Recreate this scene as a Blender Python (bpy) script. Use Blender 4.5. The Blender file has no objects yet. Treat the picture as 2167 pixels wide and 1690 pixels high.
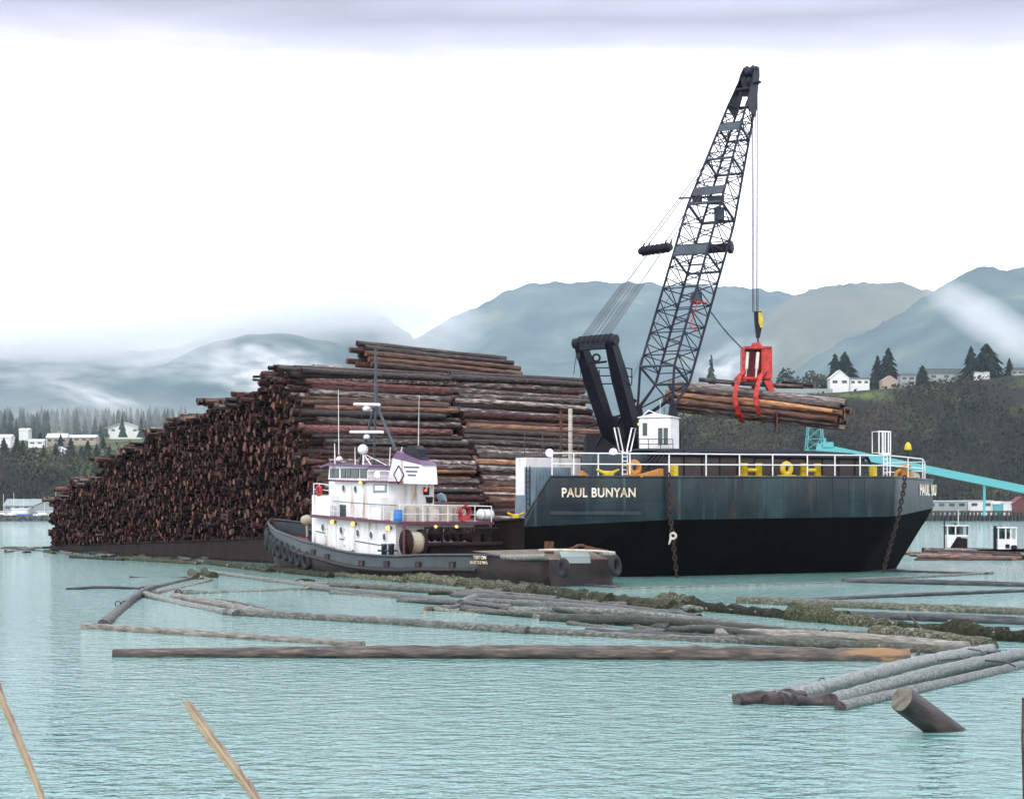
import bpy, bmesh, math, random
from mathutils import Vector, Matrix, noise
R = math.radians
random.seed(7)
SC = bpy.context.scene
COL = SC.collection
# ------------------------------------------------------------------ camera
F, CX, HY, EYE = 4000.0, 1083.5, 1085.0, 3.0
cam_d = bpy.data.cameras.new("camera"); cam = bpy.data.objects.new("camera", cam_d); COL.objects.link(cam)
cam.location = (0, 0, EYE); cam.rotation_euler = (R(90), 0, 0)
cam_d.sensor_fit = 'HORIZONTAL'; cam_d.sensor_width = 36; cam_d.lens = 36*F/2167
cam_d.shift_y = (HY-845)/2167
cam_d.clip_start = 0.1; cam_d.clip_end = 30000
SC.camera = cam
# ------------------------------------------------------------------ exposure
SC.view_settings.view_transform = 'Standard'; SC.view_settings.look = 'None'
SC.view_settings.exposure = 0.3; SC.view_settings.gamma = 1
SC.cycles.use_denoising = True
SC.cycles.max_bounces = 14; SC.cycles.volume_bounces = 12; SC.cycles.diffuse_bounces = 3; SC.cycles.glossy_bounces = 3
SC.cycles.transparent_max_bounces = 24
# ------------------------------------------------------------------ sky
SUN_EL, SUN_ROT = 38, 205
HAZE = 0.65e-4
W = bpy.data.worlds.new("World"); SC.world = W; W.use_nodes = True
nt = W.node_tree; nt.nodes.clear()
def N(t, **k):
    n = nt.nodes.new(t)
    for a, b in k.items():
        if a.startswith('i_'): n.inputs[a[2:]].default_value = b
        else: setattr(n, a, b)
    return n
out = N('ShaderNodeOutputWorld'); bg = N('ShaderNodeBackground'); bg2 = N('ShaderNodeBackground'); add = N('ShaderNodeAddShader')
sky = N('ShaderNodeTexSky'); sky.sky_type = 'NISHITA'; sky.sun_disc = False
sky.sun_elevation = R(SUN_EL); sky.sun_rotation = R(SUN_ROT)
bg2.inputs['Strength'].default_value = 0.05
tc = N('ShaderNodeTexCoord'); sep = N('ShaderNodeSeparateXYZ')
mp = N('ShaderNodeMapping'); mp.inputs['Scale'].default_value = (3, 3, 16)
nz = N('ShaderNodeTexNoise'); nz.inputs['Scale'].default_value = 1.6; nz.inputs['Detail'].default_value = 5
ma = N('ShaderNodeMath', operation='MULTIPLY_ADD'); ma.inputs[1].default_value = 0.05; 
ramp = N('ShaderNodeValToRGB'); cr = ramp.color_ramp
cr.elements[0].position = 0.0; cr.elements[0].color = (1.0, 1.0, 1.0, 1)
cr.elements[1].position = 1.0; cr.elements[1].color = (.92, .92, .96, 1)
for p, c in ((.214, (.99, .985, 1.0)), (.240, (.35, .30, .35)), (.258, (.17, .13, .14)), (.30, (.55, .54, .66)), (.42, (.80, .80, .86))):
    e = cr.elements.new(p); e.color = (*c, 1)
L = nt.links.new
L(tc.outputs['Generated'], sep.inputs[0]); L(tc.outputs['Generated'], mp.inputs[0]); L(mp.outputs[0], nz.inputs['Vector'])
sub = N('ShaderNodeMath', operation='SUBTRACT'); sub.inputs[1].default_value = 0.5
L(nz.outputs[0], sub.inputs[0]); L(sub.outputs[0], ma.inputs[0]); L(sep.outputs['Z'], ma.inputs[2]); L(ma.outputs[0], ramp.inputs[0])
L(ramp.outputs[0], bg.inputs[0]); bg.inputs['Strength'].default_value = 1.6
L(sky.outputs[0], bg2.inputs[0]); L(bg.outputs[0], add.inputs[0]); L(bg2.outputs[0], add.inputs[1]); L(add.outputs[0], out.inputs[0])
# ------------------------------------------------------------------ sun (veiled by overcast)
sd = bpy.data.lights.new("sun", 'SUN'); sd.energy = 0.9; sd.angle = R(14); sd.color = (1, .95, .88)
so = bpy.data.objects.new("sun", sd); COL.objects.link(so)
az = R(SUN_ROT)   # nishita: rotation measured from +Y clockwise seen from above
sdir = Vector((math.sin(az)*math.cos(R(SUN_EL)), math.cos(az)*math.cos(R(SUN_EL)), math.sin(R(SUN_EL))))
so.rotation_euler = sdir.to_track_quat('Z', 'Y').to_euler(); so.location = (0, -50, 80)

# ================================================================== helpers
def ray(px, py): return Vector(((px-CX)/F, 1.0, (HY-py)/F))
def at(px, py, Y): return Vector(((px-CX)/F*Y, Y, EYE+(HY-py)/F*Y))
def onwater(px, py, z=0.0):
    Y = (EYE-z)*F/(py-HY); return at(px, py, Y)
class Frame:
    def __init__(s, o, deg):
        s.M = Matrix.Translation(Vector(o)) @ Matrix.Rotation(R(deg), 4, 'Z'); s.I = s.M.inverted(); s.deg = deg; s.o = Vector(o)
    def w(s, *p): return s.M @ Vector(p)
    def l(s, p): return s.I @ Vector(p)
    def hit(s, px, py, axis, val):
        o = s.I @ Vector((0, 0, EYE)); d = s.I.to_3x3() @ ray(px, py)
        k = (val-o[axis])/d[axis]; return o+d*k
XF = {}
def tag(o, label=None, cat=None, group=None, kind=None):
    if label: o['label'] = label
    if cat: o['category'] = cat
    if group: o['group'] = group
    if kind: o['kind'] = kind
    return o
def thing(name, label, cat, loc=(0, 0, 0), deg=0, group=None):
    o = bpy.data.objects.new(name, None); COL.objects.link(o); o.empty_display_size = .3
    o.location = loc; o.rotation_euler = (0, 0, R(deg)); tag(o, label, cat, group)
    XF[o.name] = Matrix.Translation(Vector(loc)) @ Matrix.Rotation(R(deg), 4, 'Z')
    return o
def copy_tree(o, parent=None):
    c = o.copy(); COL.objects.link(c)
    if parent: c.parent = parent
    for ch in list(o.children): copy_tree(ch, c)
    return c

class MB:
    def __init__(s): s.v = []; s.f = []; s.m = []; s.s = []
    def add(s, vs, fs, mi=0, smooth=False):
        b = len(s.v); s.v += [Vector(p) for p in vs]
        for f in fs: s.f.append([b+i for i in f]); s.m.append(mi); s.s.append(smooth)
    def box(s, c, d, mi=0, rot=None, bev=0.0):
        c = Vector(c); x, y, z = d[0]/2, d[1]/2, d[2]/2
        if bev:
            b = min(bev, x*.9, y*.9, z*.9); vs = []; idx = {}
            bm = bmesh.new(); bmesh.ops.create_cube(bm, size=1)
            for v in bm.verts: v.co = Vector((v.co.x*d[0], v.co.y*d[1], v.co.z*d[2]))
            bmesh.ops.bevel(bm, geom=bm.edges[:], offset=b, segments=2, affect='EDGES')
            bm.verts.index_update(); vs = [v.co.copy() for v in bm.verts]; fs = [[v.index for v in f.verts] for f in bm.faces]; bm.free()
        else:
            vs = [Vector(p) for p in ((-x,-y,-z),(x,-y,-z),(x,y,-z),(-x,y,-z),(-x,-y,z),(x,-y,z),(x,y,z),(-x,y,z))]
            fs = [(0,3,2,1),(4,5,6,7),(0,1,5,4),(1,2,6,5),(2,3,7,6),(3,0,4,7)]
        if rot is not None: vs = [rot @ v for v in vs]
        s.add([c+v for v in vs], fs, mi)
    def prism(s, poly, ext, mi=0):
        """poly: list of 3-D points (planar), ext: extrusion vector"""
        n = len(poly); ext = Vector(ext); a = [Vector(p) for p in poly]
        nrm = Vector((0, 0, 0))
        for i in range(n): nrm += a[i].cross(a[(i+1) % n])
        if nrm.dot(ext) > 0: a.reverse()
        s.add(a+[p+ext for p in a], [list(range(n)), list(range(2*n-1, n-1, -1))]+[(i, i+n, (i+1) % n+n, (i+1) % n) for i in range(n)], mi)
    def tube(s, pts, r, n=6, mi=0, cap=True, smooth=True, mic=None):
        pts = [Vector(p) for p in pts]; k = len(pts); rs = r if isinstance(r, (list, tuple)) else [r]*k
        vs = []; up = None
        for i, p in enumerate(pts):
            t = (pts[min(i+1, k-1)]-pts[max(i-1, 0)]).normalized()
            if up is None:
                up = Vector((0, 0, 1)) if abs(t.z) < .9 else Vector((1, 0, 0))
            a = t.cross(up).normalized(); b = a.cross(t).normalized(); up = b
            for j in range(n):
                q = 2*math.pi*j/n; vs.append(p+(a*math.cos(q)+b*math.sin(q))*rs[i])
        fs = [(i*n+j, i*n+(j+1) % n, (i+1)*n+(j+1) % n, (i+1)*n+j) for i in range(k-1) for j in range(n)]
        s.add(vs, [tuple(reversed(f)) for f in fs], mi, smooth)
        if cap:
            s.add(vs[:n], [tuple(range(n))], mi if mic is None else mic); s.add(vs[-n:], [tuple(reversed(range(n)))], mi if mic is None else mic)
    def bar(s, a, b, r, n=6, mi=0): s.tube([a, b], r, n, mi)
    def ring(s, c, axis, R0, r, n=20, m=8, mi=0, sx=1.0):
        axis = Vector(axis).normalized(); up = Vector((0, 0, 1)) if abs(axis.z) < .9 else Vector((1, 0, 0))
        a = axis.cross(up).normalized(); b = a.cross(axis).normalized(); c = Vector(c); vs = []
        for i in range(n):
            q = 2*math.pi*i/n; d = a*math.cos(q)+b*math.sin(q)
            for j in range(m):
                w = 2*math.pi*j/m; vs.append(c+d*(R0+r*math.cos(w))+axis*(r*sx*math.sin(w)))
        s.add(vs, [(i*m+j, ((i+1) % n)*m+j, ((i+1) % n)*m+(j+1) % m, i*m+(j+1) % m) for i in range(n) for j in range(m)], mi, True)
    def lathe(s, c, axis, prof, n=16, mi=0, smooth=True):
        """prof: list of (r, h) along axis"""
        axis = Vector(axis).normalized(); up = Vector((0, 0, 1)) if abs(axis.z) < .9 else Vector((1, 0, 0))
        a = axis.cross(up).normalized(); b = a.cross(axis).normalized(); c = Vector(c); vs = []
        for r, h in prof:
            for j in range(n):
                q = 2*math.pi*j/n; vs.append(c+axis*h+(a*math.cos(q)+b*math.sin(q))*max(r, 1e-4))
        k = len(prof)
        s.add(vs, [(i*n+(j+1) % n, i*n+j, (i+1)*n+j, (i+1)*n+(j+1) % n) for i in range(k-1) for j in range(n)]+[tuple(range(n)), tuple(range(k*n-1, (k-1)*n-1, -1))], mi, smooth)
    def ball(s, c, r, n=12, mi=0, sc=(1, 1, 1)):
        s.v_before = len(s.v); m = n//2; vs = []; c = Vector(c)
        for i in range(m+1):
            t = math.pi*i/m
            for j in range(n):
                q = 2*math.pi*j/n; vs.append(c+Vector((math.sin(t)*math.cos(q)*sc[0], math.sin(t)*math.sin(q)*sc[1], math.cos(t)*sc[2]))*r)
        s.add(vs, [(i*n+j, (i+1)*n+j, (i+1)*n+(j+1) % n, i*n+(j+1) % n) for i in range(m) for j in range(n)], mi, True)
    def build(s, name, mats, parent=None, world=True, label=None):
        mats = mats if isinstance(mats, (list, tuple)) else [mats]
        vs = s.v
        if parent is not None and world:
            I = XF[parent.name].inverted(); vs = [I @ v for v in vs]
        me = bpy.data.meshes.new(name); me.from_pydata([tuple(v) for v in vs], [], s.f); 
        for m in mats: me.materials.append(m)
        me.polygons.foreach_set('material_index', s.m); me.polygons.foreach_set('use_smooth', s.s); me.update()
        o = bpy.data.objects.new(name, me); COL.objects.link(o)
        if parent is not None:
            o.parent = parent; XF[o.name] = XF[parent.name]
        if label: o['label'] = label
        return o

# ------------------------------------------------------------------ materials
def newmat(name):
    m = bpy.data.materials.new(name); m.use_nodes = True; t = m.node_tree; b = t.nodes['Principled BSDF']; return m, t, b
def nd(t, typ, **k):
    n = t.nodes.new(typ)
    for a, v in k.items(): setattr(n, a, v)
    return n
def pmat(name, c1, c2=None, scale=3.0, rough=.6, metal=0.0, bump=0.0, stretch=(1, 1, 1), detail=6, lo=.35, hi=.7, c3=None, spec=.5, rand=0.0, coat=0.0):
    """two or three colours mottled by object-space noise"""
    m, t, b = newmat(name); c2 = c2 or tuple(x*.75 for x in c1)
    tcn = nd(t, 'ShaderNodeTexCoord'); mpn = nd(t, 'ShaderNodeMapping'); mpn.inputs['Scale'].default_value = stretch
    nn = nd(t, 'ShaderNodeTexNoise'); nn.inputs['Scale'].default_value = scale; nn.inputs['Detail'].default_value = detail
    rp = nd(t, 'ShaderNodeValToRGB'); rp.color_ramp.elements[0].position = lo; rp.color_ramp.elements[0].color = (*c1, 1)
    rp.color_ramp.elements[1].position = hi; rp.color_ramp.elements[1].color = (*c2, 1)
    if c3: e = rp.color_ramp.elements.new(min(hi+.1, .98)); e.color = (*c3, 1)
    t.links.new(tcn.outputs['Object'], mpn.inputs[0]); t.links.new(mpn.outputs[0], nn.inputs['Vector']); t.links.new(nn.outputs[0], rp.inputs[0])
    src = rp.outputs[0]
    if rand:
        oi = nd(t, 'ShaderNodeObjectInfo'); gm = nd(t, 'ShaderNodeNewGeometry'); ad = nd(t, 'ShaderNodeMath', operation='ADD'); fr = nd(t, 'ShaderNodeMath', operation='FRACT')
        t.links.new(oi.outputs['Random'], ad.inputs[0]); t.links.new(gm.outputs['Random Per Island'], ad.inputs[1]); t.links.new(ad.outputs[0], fr.inputs[0])
        mr = nd(t, 'ShaderNodeMapRange'); mr.inputs['To Min'].default_value = 1-rand; mr.inputs['To Max'].default_value = 1+rand; t.links.new(fr.outputs[0], mr.inputs[0])
        hs = nd(t, 'ShaderNodeHueSaturation'); t.links.new(mr.outputs[0], hs.inputs['Value']); t.links.new(src, hs.inputs['Color']); src = hs.outputs[0]
    t.links.new(src, b.inputs['Base Color']); b.inputs['Roughness'].default_value = rough; b.inputs['Metallic'].default_value = metal
    b.inputs['Specular IOR Level'].default_value = spec; b.inputs['Coat Weight'].default_value = coat
    if bump:
        bp = nd(t, 'ShaderNodeBump'); bp.inputs['Strength'].default_value = bump; bp.inputs['Distance'].default_value = .05
        t.links.new(nn.outputs[0], bp.inputs['Height']); t.links.new(bp.outputs[0], b.inputs['Normal'])
    return m
def emis(name, c, s):
    m, t, b = newmat(name); b.inputs['Base Color'].default_value = (*c, 1); b.inputs['Emission Color'].default_value = (*c, 1); b.inputs['Emission Strength'].default_value = s; return m
def barkmat(name, cols, peel=None, scale=2.5, spec=.5, rough=.55, vary=.5, sx=.22, bumpd=.03, butt=0.0):
    """bark running along local X: per-log tint, mottles stretched along the log, peeled patches"""
    m, t, b = newmat(name); lk = t.links.new
    tcn = nd(t, 'ShaderNodeTexCoord'); mpn = nd(t, 'ShaderNodeMapping'); mpn.inputs['Scale'].default_value = (sx, 1, 1)
    oi = nd(t, 'ShaderNodeObjectInfo'); gm = nd(t, 'ShaderNodeNewGeometry'); ad = nd(t, 'ShaderNodeMath', operation='ADD'); fr = nd(t, 'ShaderNodeMath', operation='FRACT')
    lk(oi.outputs['Random'], ad.inputs[0]); lk(gm.outputs['Random Per Island'], ad.inputs[1]); lk(ad.outputs[0], fr.inputs[0])
    m40 = nd(t, 'ShaderNodeMath', operation='MULTIPLY'); m40.inputs[1].default_value = 40; lk(fr.outputs[0], m40.inputs[0])
    va = nd(t, 'ShaderNodeVectorMath', operation='ADD'); lk(tcn.outputs['Object'], va.inputs[0]); lk(m40.outputs[0], va.inputs[1]); lk(va.outputs[0], mpn.inputs[0])
    nn = nd(t, 'ShaderNodeTexNoise'); nn.inputs['Scale'].default_value = scale*3; nn.inputs['Detail'].default_value = 8; nn.inputs['Roughness'].default_value = .65
    n2 = nd(t, 'ShaderNodeTexNoise'); n2.inputs['Scale'].default_value = scale*.8; n2.inputs['Detail'].default_value = 7; n2.inputs['Roughness'].default_value = .62
    lk(mpn.outputs[0], nn.inputs['Vector']); lk(mpn.outputs[0], n2.inputs['Vector'])
    rp = nd(t, 'ShaderNodeValToRGB'); els = rp.color_ramp.elements; k = len(cols)
    els[0].position = .3; els[0].color = (*cols[0], 1); els[1].position = .72; els[1].color = (*cols[-1], 1)
    for i in range(1, k-1): e = els.new(.3+.42*i/(k-1)); e.color = (*cols[i], 1)
    mixv = nd(t, 'ShaderNodeMath', operation='MULTIPLY_ADD'); mixv.inputs[1].default_value = .22*vary*2; lk(fr.outputs[0], mixv.inputs[0])
    o2 = nd(t, 'ShaderNodeMath', operation='SUBTRACT'); o2.inputs[1].default_value = .11*vary*2; lk(nn.outputs[0], o2.inputs[0]); lk(o2.outputs[0], mixv.inputs[2])
    lk(mixv.outputs[0], rp.inputs[0]); src = rp.outputs[0]
    if peel:
        pc, th = peel
        cm = nd(t, 'ShaderNodeMapRange'); cm.inputs['From Min'].default_value = th; cm.inputs['From Max'].default_value = th+.05; pf = n2.outputs[0]
        if butt:
            sx_ = nd(t, 'ShaderNodeSeparateXYZ'); lk(tcn.outputs['Object'], sx_.inputs[0]); br_ = nd(t, 'ShaderNodeMapRange'); br_.inputs['From Min'].default_value = 6.0; br_.inputs['From Max'].default_value = 0.0; br_.inputs['To Max'].default_value = butt; lk(sx_.outputs[0], br_.inputs[0])
            ab = nd(t, 'ShaderNodeMath', operation='ADD'); lk(pf, ab.inputs[0]); lk(br_.outputs[0], ab.inputs[1]); pf = ab.outputs[0]
        lk(pf, cm.inputs[0])
        mx = nd(t, 'ShaderNodeMix', data_type='RGBA'); lk(cm.outputs[0], mx.inputs['Factor']); lk(src, mx.inputs['A']); mx.inputs['B'].default_value = (*pc, 1); src = mx.outputs['Result']
    hs = nd(t, 'ShaderNodeHueSaturation'); mr = nd(t, 'ShaderNodeMapRange'); mr.inputs['To Min'].default_value = 1-vary*.6; mr.inputs['To Max'].default_value = 1+vary*.6
    f7 = nd(t, 'ShaderNodeMath', operation='MULTIPLY'); f7.inputs[1].default_value = 7.3; ff = nd(t, 'ShaderNodeMath', operation='FRACT'); lk(fr.outputs[0], f7.inputs[0]); lk(f7.outputs[0], ff.inputs[0])
    lk(ff.outputs[0], mr.inputs[0]); lk(mr.outputs[0], hs.inputs['Value']); lk(src, hs.inputs['Color']); lk(hs.outputs[0], b.inputs['Base Color'])
    b.inputs['Roughness'].default_value = rough; b.inputs['Specular IOR Level'].default_value = spec
    bp = nd(t, 'ShaderNodeBump'); bp.inputs['Strength'].default_value = .8; bp.inputs['Distance'].default_value = bumpd; lk(nn.outputs[0], bp.inputs['Height']); lk(bp.outputs[0], b.inputs['Normal'])
    return m
M = {}
M['bark'] = barkmat('bark', [(.005, .003, .003), (.024, .014, .013), (.09, .064, .056), (.44, .38, .34)], peel=((.22, .10, .055), .71), vary=.75)  # bark mottle; palest and darkest tones also paint in log highlights and gap shade
M['bark_red'] = barkmat('bark_red', [(.012, .006, .006), (.045, .02, .015), (.11, .05, .03), (.24, .12, .07)], peel=((.38, .15, .06), .63), vary=.6)
M['bark_dark'] = barkmat('bark_dark', [(.008, .003, .003), (.028, .011, .011), (.075, .031, .029), (.18, .09, .08)], peel=((.13, .042, .03), .70), vary=.8, scale=4, spec=.2, rough=.75)
M['bark_peeled'] = barkmat('bark_peeled', [(.06, .03, .02), (.25, .12, .06), (.5, .24, .10), (.6, .34, .17)], vary=.3)
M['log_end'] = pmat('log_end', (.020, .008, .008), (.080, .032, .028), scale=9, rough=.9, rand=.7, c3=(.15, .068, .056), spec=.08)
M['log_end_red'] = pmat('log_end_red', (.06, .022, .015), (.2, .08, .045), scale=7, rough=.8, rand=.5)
M['boom_bark'] = barkmat('boom_bark', [(.008, .009, .006), (.030, .034, .024), (.072, .080, .062), (.22, .23, .195)], peel=((.19, .15, .10), .66), vary=.55, scale=5.5, sx=.45, rough=.42)
M['boom_raft'] = barkmat('boom_raft', [(.02, .023, .02), (.085, .10, .09), (.19, .215, .20), (.36, .38, .36)], vary=.25, scale=5.5, sx=1.1, rough=.45)
M['boom_pale'] = barkmat('boom_pale', [(.04, .036, .03), (.13, .12, .10), (.22, .205, .175), (.36, .335, .29)], vary=.25, scale=4.5)
M['boom_brown'] = barkmat('boom_brown', [(.012, .010, .012), (.045, .036, .034), (.11, .085, .07), (.27, .20, .14)], peel=((.27, .15, .065), .66), vary=.2, scale=4.5, sx=.13, butt=.15)
M['boom_brown_dark'] = barkmat('pile_wood', [(.008, .006, .007), (.03, .022, .024), (.065, .046, .042), (.15, .10, .07)], vary=.1, scale=2.4, sx=.25); M['timber_end'] = pmat('pile_end', (.16, .15, .12), (.08, .07, .055), scale=9, rough=.9)
M['boom_dark'] = barkmat('boom_dark', [(.012, .014, .02), (.03, .034, .04), (.06, .065, .065), (.12, .12, .11)], vary=.4)
M['moss'] = barkmat('moss', [(.009, .011, .007), (.026, .031, .015), (.06, .064, .034), (.22, .21, .16)], peel=((.36, .34, .29), .635), vary=.6, scale=4.5, sx=.8, rough=.85, spec=.2)
M['white'] = pmat('white_paint', (.82, .82, .84), (.70, .69, .69), scale=2.2, rough=.45, stretch=(1, 1, .22), lo=.46, hi=.60, c3=(.45, .30, .18))
M['white_clean'] = pmat('white_rail', (.82, .82, .84), (.7, .68, .66), scale=4, rough=.4)
M['cream'] = pmat('cream_paint', (.62, .58, .50), (.4, .34, .27), scale=3, rough=.5)
M['maroon'] = pmat('maroon_trim', (.12, .02, .05), (.07, .015, .03), rough=.5)
M['red_deck'] = pmat('red_deck', (.2, .05, .05), (.12, .03, .03), rough=.6)
def hullpaint():
    m, t, b = newmat('hull_paint'); lk = t.links.new; tcn = nd(t, 'ShaderNodeTexCoord')
    def noi(st, sc, de):
        mpn = nd(t, 'ShaderNodeMapping'); mpn.inputs['Scale'].default_value = st; n = nd(t, 'ShaderNodeTexNoise'); n.inputs['Scale'].default_value = sc; n.inputs['Detail'].default_value = de; lk(tcn.outputs['Object'], mpn.inputs[0]); lk(mpn.outputs[0], n.inputs['Vector']); return n
    a, st, bl = noi((1, 1, .7), .55, 8), noi((1, 1, .06), 3.2, 4), noi((1, 1, .5), 1.3, 10)
    rp = nd(t, 'ShaderNodeValToRGB'); e = rp.color_ramp.elements; e[0].position = .32; e[0].color = (.002, .006, .014, 1); e[1].position = .75; e[1].color = (.026, .060, .068, 1); x = e.new(.52); x.color = (.006, .017, .025, 1)
    lk(a.outputs[0], rp.inputs[0])
    def over(src, fac_n, lo, hi, col, mxv):
        mr = nd(t, 'ShaderNodeMapRange'); mr.inputs['From Min'].default_value = lo; mr.inputs['From Max'].default_value = hi; mr.inputs['To Max'].default_value = mxv; lk(fac_n.outputs[0], mr.inputs[0])
        mx = nd(t, 'ShaderNodeMix', data_type='RGBA'); lk(mr.outputs[0], mx.inputs['Factor']); lk(src, mx.inputs['A']); mx.inputs['B'].default_value = (*col, 1); return mx.outputs['Result']
    c = over(rp.outputs[0], st, .58, .72, (.055, .12, .125), .6); c = over(c, bl, .60, .70, (.05, .028, .02), .8); c = over(c, st, .36, .28, (.035, .022, .018), .7)
    lk(c, b.inputs['Base Color']); b.inputs['Roughness'].default_value = .42
    dn = noi((1, 1, 1), .9, 3); bp = nd(t, 'ShaderNodeBump'); bp.inputs['Strength'].default_value = .5; bp.inputs['Distance'].default_value = .12; lk(dn.outputs[0], bp.inputs['Height']); lk(bp.outputs[0], b.inputs['Normal']); return m
M['hull_teal'] = hullpaint()
M['hull_black'] = pmat('hull_black_and_shade', (.0012, .0012, .0015), (.004, .003, .002), scale=1.2, rough=.85, spec=.05)  # shade under the raked bow put into the colour; also the black workboat hulls
M['hull_brown'] = pmat('rusted_plate', (.011, .008, .009), (.032, .017, .014), scale=1.4, rough=.75, spec=.15, stretch=(1, 1, .4))
M['rust'] = pmat('rust', (.06, .024, .014), (.14, .055, .025), scale=6, rough=.85, detail=8)
M['tug_hull'] = pmat('tug_hull_paint', (.006, .012, .016), (.024, .040, .046), scale=1.6, rough=.45, c3=(.04, .022, .015), lo=.3, hi=.75, stretch=(1, 1, .6), detail=8)
M['tug_low'] = pmat('tug_boot_paint', (.005, .005, .006), (.035, .014, .011), scale=2.2, rough=.6, lo=.4, hi=.7)
M['tug_stern'] = pmat('tug_stern_plate', (.009, .007, .007), (.034, .015, .013), scale=2.5, rough=.7)
M['tan_deck'] = pmat('worn_deck', (.10, .08, .06), (.16, .13, .10), scale=2.5, rough=.85, c3=(.06, .03, .02))
M['rubber'] = pmat('rubber', (.007, .009, .011), (.02, .025, .029), scale=5, rough=.8)
M['black'] = pmat('black_steel', (.003, .0035, .010), (.009, .009, .018), scale=5, rough=.55, spec=.3)
M['steel_blue'] = pmat('crane_steel', (.004, .0045, .018), (.010, .010, .026), scale=4, rough=.5, spec=.3)
M['grey'] = pmat('grey_paint', (.18, .25, .30), (.13, .18, .21), scale=2, rough=.5)
M['grey_dark'] = pmat('dark_blue_grey_paint', (.04, .06, .08), (.025, .035, .045), scale=2, rough=.5)
M['brown_wall'] = pmat('brown_bulkhead', (.05, .032, .03), (.03, .02, .02), scale=2, rough=.6)
M['yellow'] = pmat('yellow_paint', (.70, .52, .02), (.5, .34, .02), scale=4, rough=.5, c3=(.25, .12, .03))
M['orange'] = pmat('orange_rusty_paint', (.55, .24, .03), (.4, .15, .02), scale=6, rough=.6, c3=(.12, .05, .02))
M['red'] = pmat('red_paint', (.58, .035, .022), (.40, .022, .018), scale=5, rough=.5, c3=(.10, .025, .018), lo=.42, hi=.57, detail=10)
M['red_dk'] = pmat('dark_red_paint', (.24, .012, .02), (.15, .01, .014), scale=3, rough=.5)
M['chrome'] = pmat('cylinder_rod', (.7, .68, .62), (.55, .52, .46), rough=.3, metal=.2)
M['cable'] = pmat('wire_rope', (.045, .045, .05), (.03, .03, .035), rough=.5)
M['rope'] = pmat('rope', (.42, .40, .30), (.30, .27, .18), scale=12, rough=.9)
M['chain'] = pmat('rusty_chain', (.014, .010, .010), (.045, .024, .02), scale=8, rough=.9)
M['blue'] = pmat('blue_plastic', (.02, .18, .52), (.015, .13, .42), rough=.4)
M['glass'] = pmat('dark_glass', (.012, .025, .03), (.03, .06, .065), scale=1.5, rough=.08)
M['glass_green'] = pmat('green_glass', (.10, .24, .20), (.07, .17, .15), rough=.1)
M['lettering'] = pmat('lettering', (.78, .74, .66), (.55, .42, .27), scale=2.4, rough=.6, c3=(.38, .19, .08), lo=.4, hi=.6)
M['purple'] = pmat('purple_paint', (.05, .02, .09), (.04, .015, .07), rough=.5)
M['purple_top'] = pmat('purple_grey_paint', (.16, .08, .17), (.11, .05, .11), rough=.5)
M['lamp_blue'] = emis('blue_white_floodlight', (.60, .48, 1.0), 1.0)  # lavender lens colour imitates the halo round the lit white core
M['lamp_core'] = emis('white_lamp_core', (1, .97, 1), 4)
M['lamp_white'] = emis('white_floodlight', (1, .80, .90), 2.0)
M['lamp_warm'] = emis('warm_lamp', (1, .50, .10), 1.5)
M['lamp_red'] = emis('red_lamp', (1, .12, .03), 1.5)
M['teal'] = pmat('teal_steel', (.10, .42, .44), (.08, .35, .37), rough=.5)
M['conifer'] = pmat('conifer_needles', (.010, .022, .018), (.028, .05, .032), scale=.6, rough=.9, rand=.5, spec=.1)
M['leafless'] = pmat('shrub_foliage', (.035, .045, .028), (.07, .075, .04), scale=.5, rough=.9, rand=.4, spec=.1)
M['trunk'] = pmat('trunk', (.06, .045, .035), (.04, .03, .025), rough=.9)
M['house_white'] = pmat('house_white', (.74, .74, .74), (.66, .66, .66), scale=.3, rough=.6)
M['house_tan'] = pmat('house_tan', (.38, .30, .25), (.33, .27, .22), scale=.3, rough=.7)
M['house_grey'] = pmat('house_grey', (.30, .33, .33), (.25, .28, .28), scale=.3, rough=.7)
M['roof_dark'] = pmat('roof_dark', (.05, .065, .07), (.035, .045, .05), scale=.5, rough=.8)
M['roof_grey'] = pmat('roof_grey_green', (.27, .33, .31), (.2, .25, .24), scale=.3, rough=.8)
M['roof_light'] = pmat('roof_light', (.62, .62, .66), (.5, .5, .53), scale=.3, rough=.7)
M['barn_red'] = pmat('barn_red', (.16, .035, .03), (.12, .03, .025), scale=.3, rough=.8)
M['rock'] = pmat('riprap', (.05, .055, .055), (.11, .115, .11), scale=.8, rough=.9)
M['timber'] = pmat('timber', (.07, .055, .045), (.045, .036, .03), scale=1, rough=.9)
M['straw_dark'] = pmat('straw_purple', (.36, .28, .22), (.26, .18, .16), scale=60, rough=.8)
M['straw'] = pmat('straw', (.42, .36, .22), (.32, .25, .19), scale=60, rough=.8, stretch=(1, 1, .3))

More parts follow.
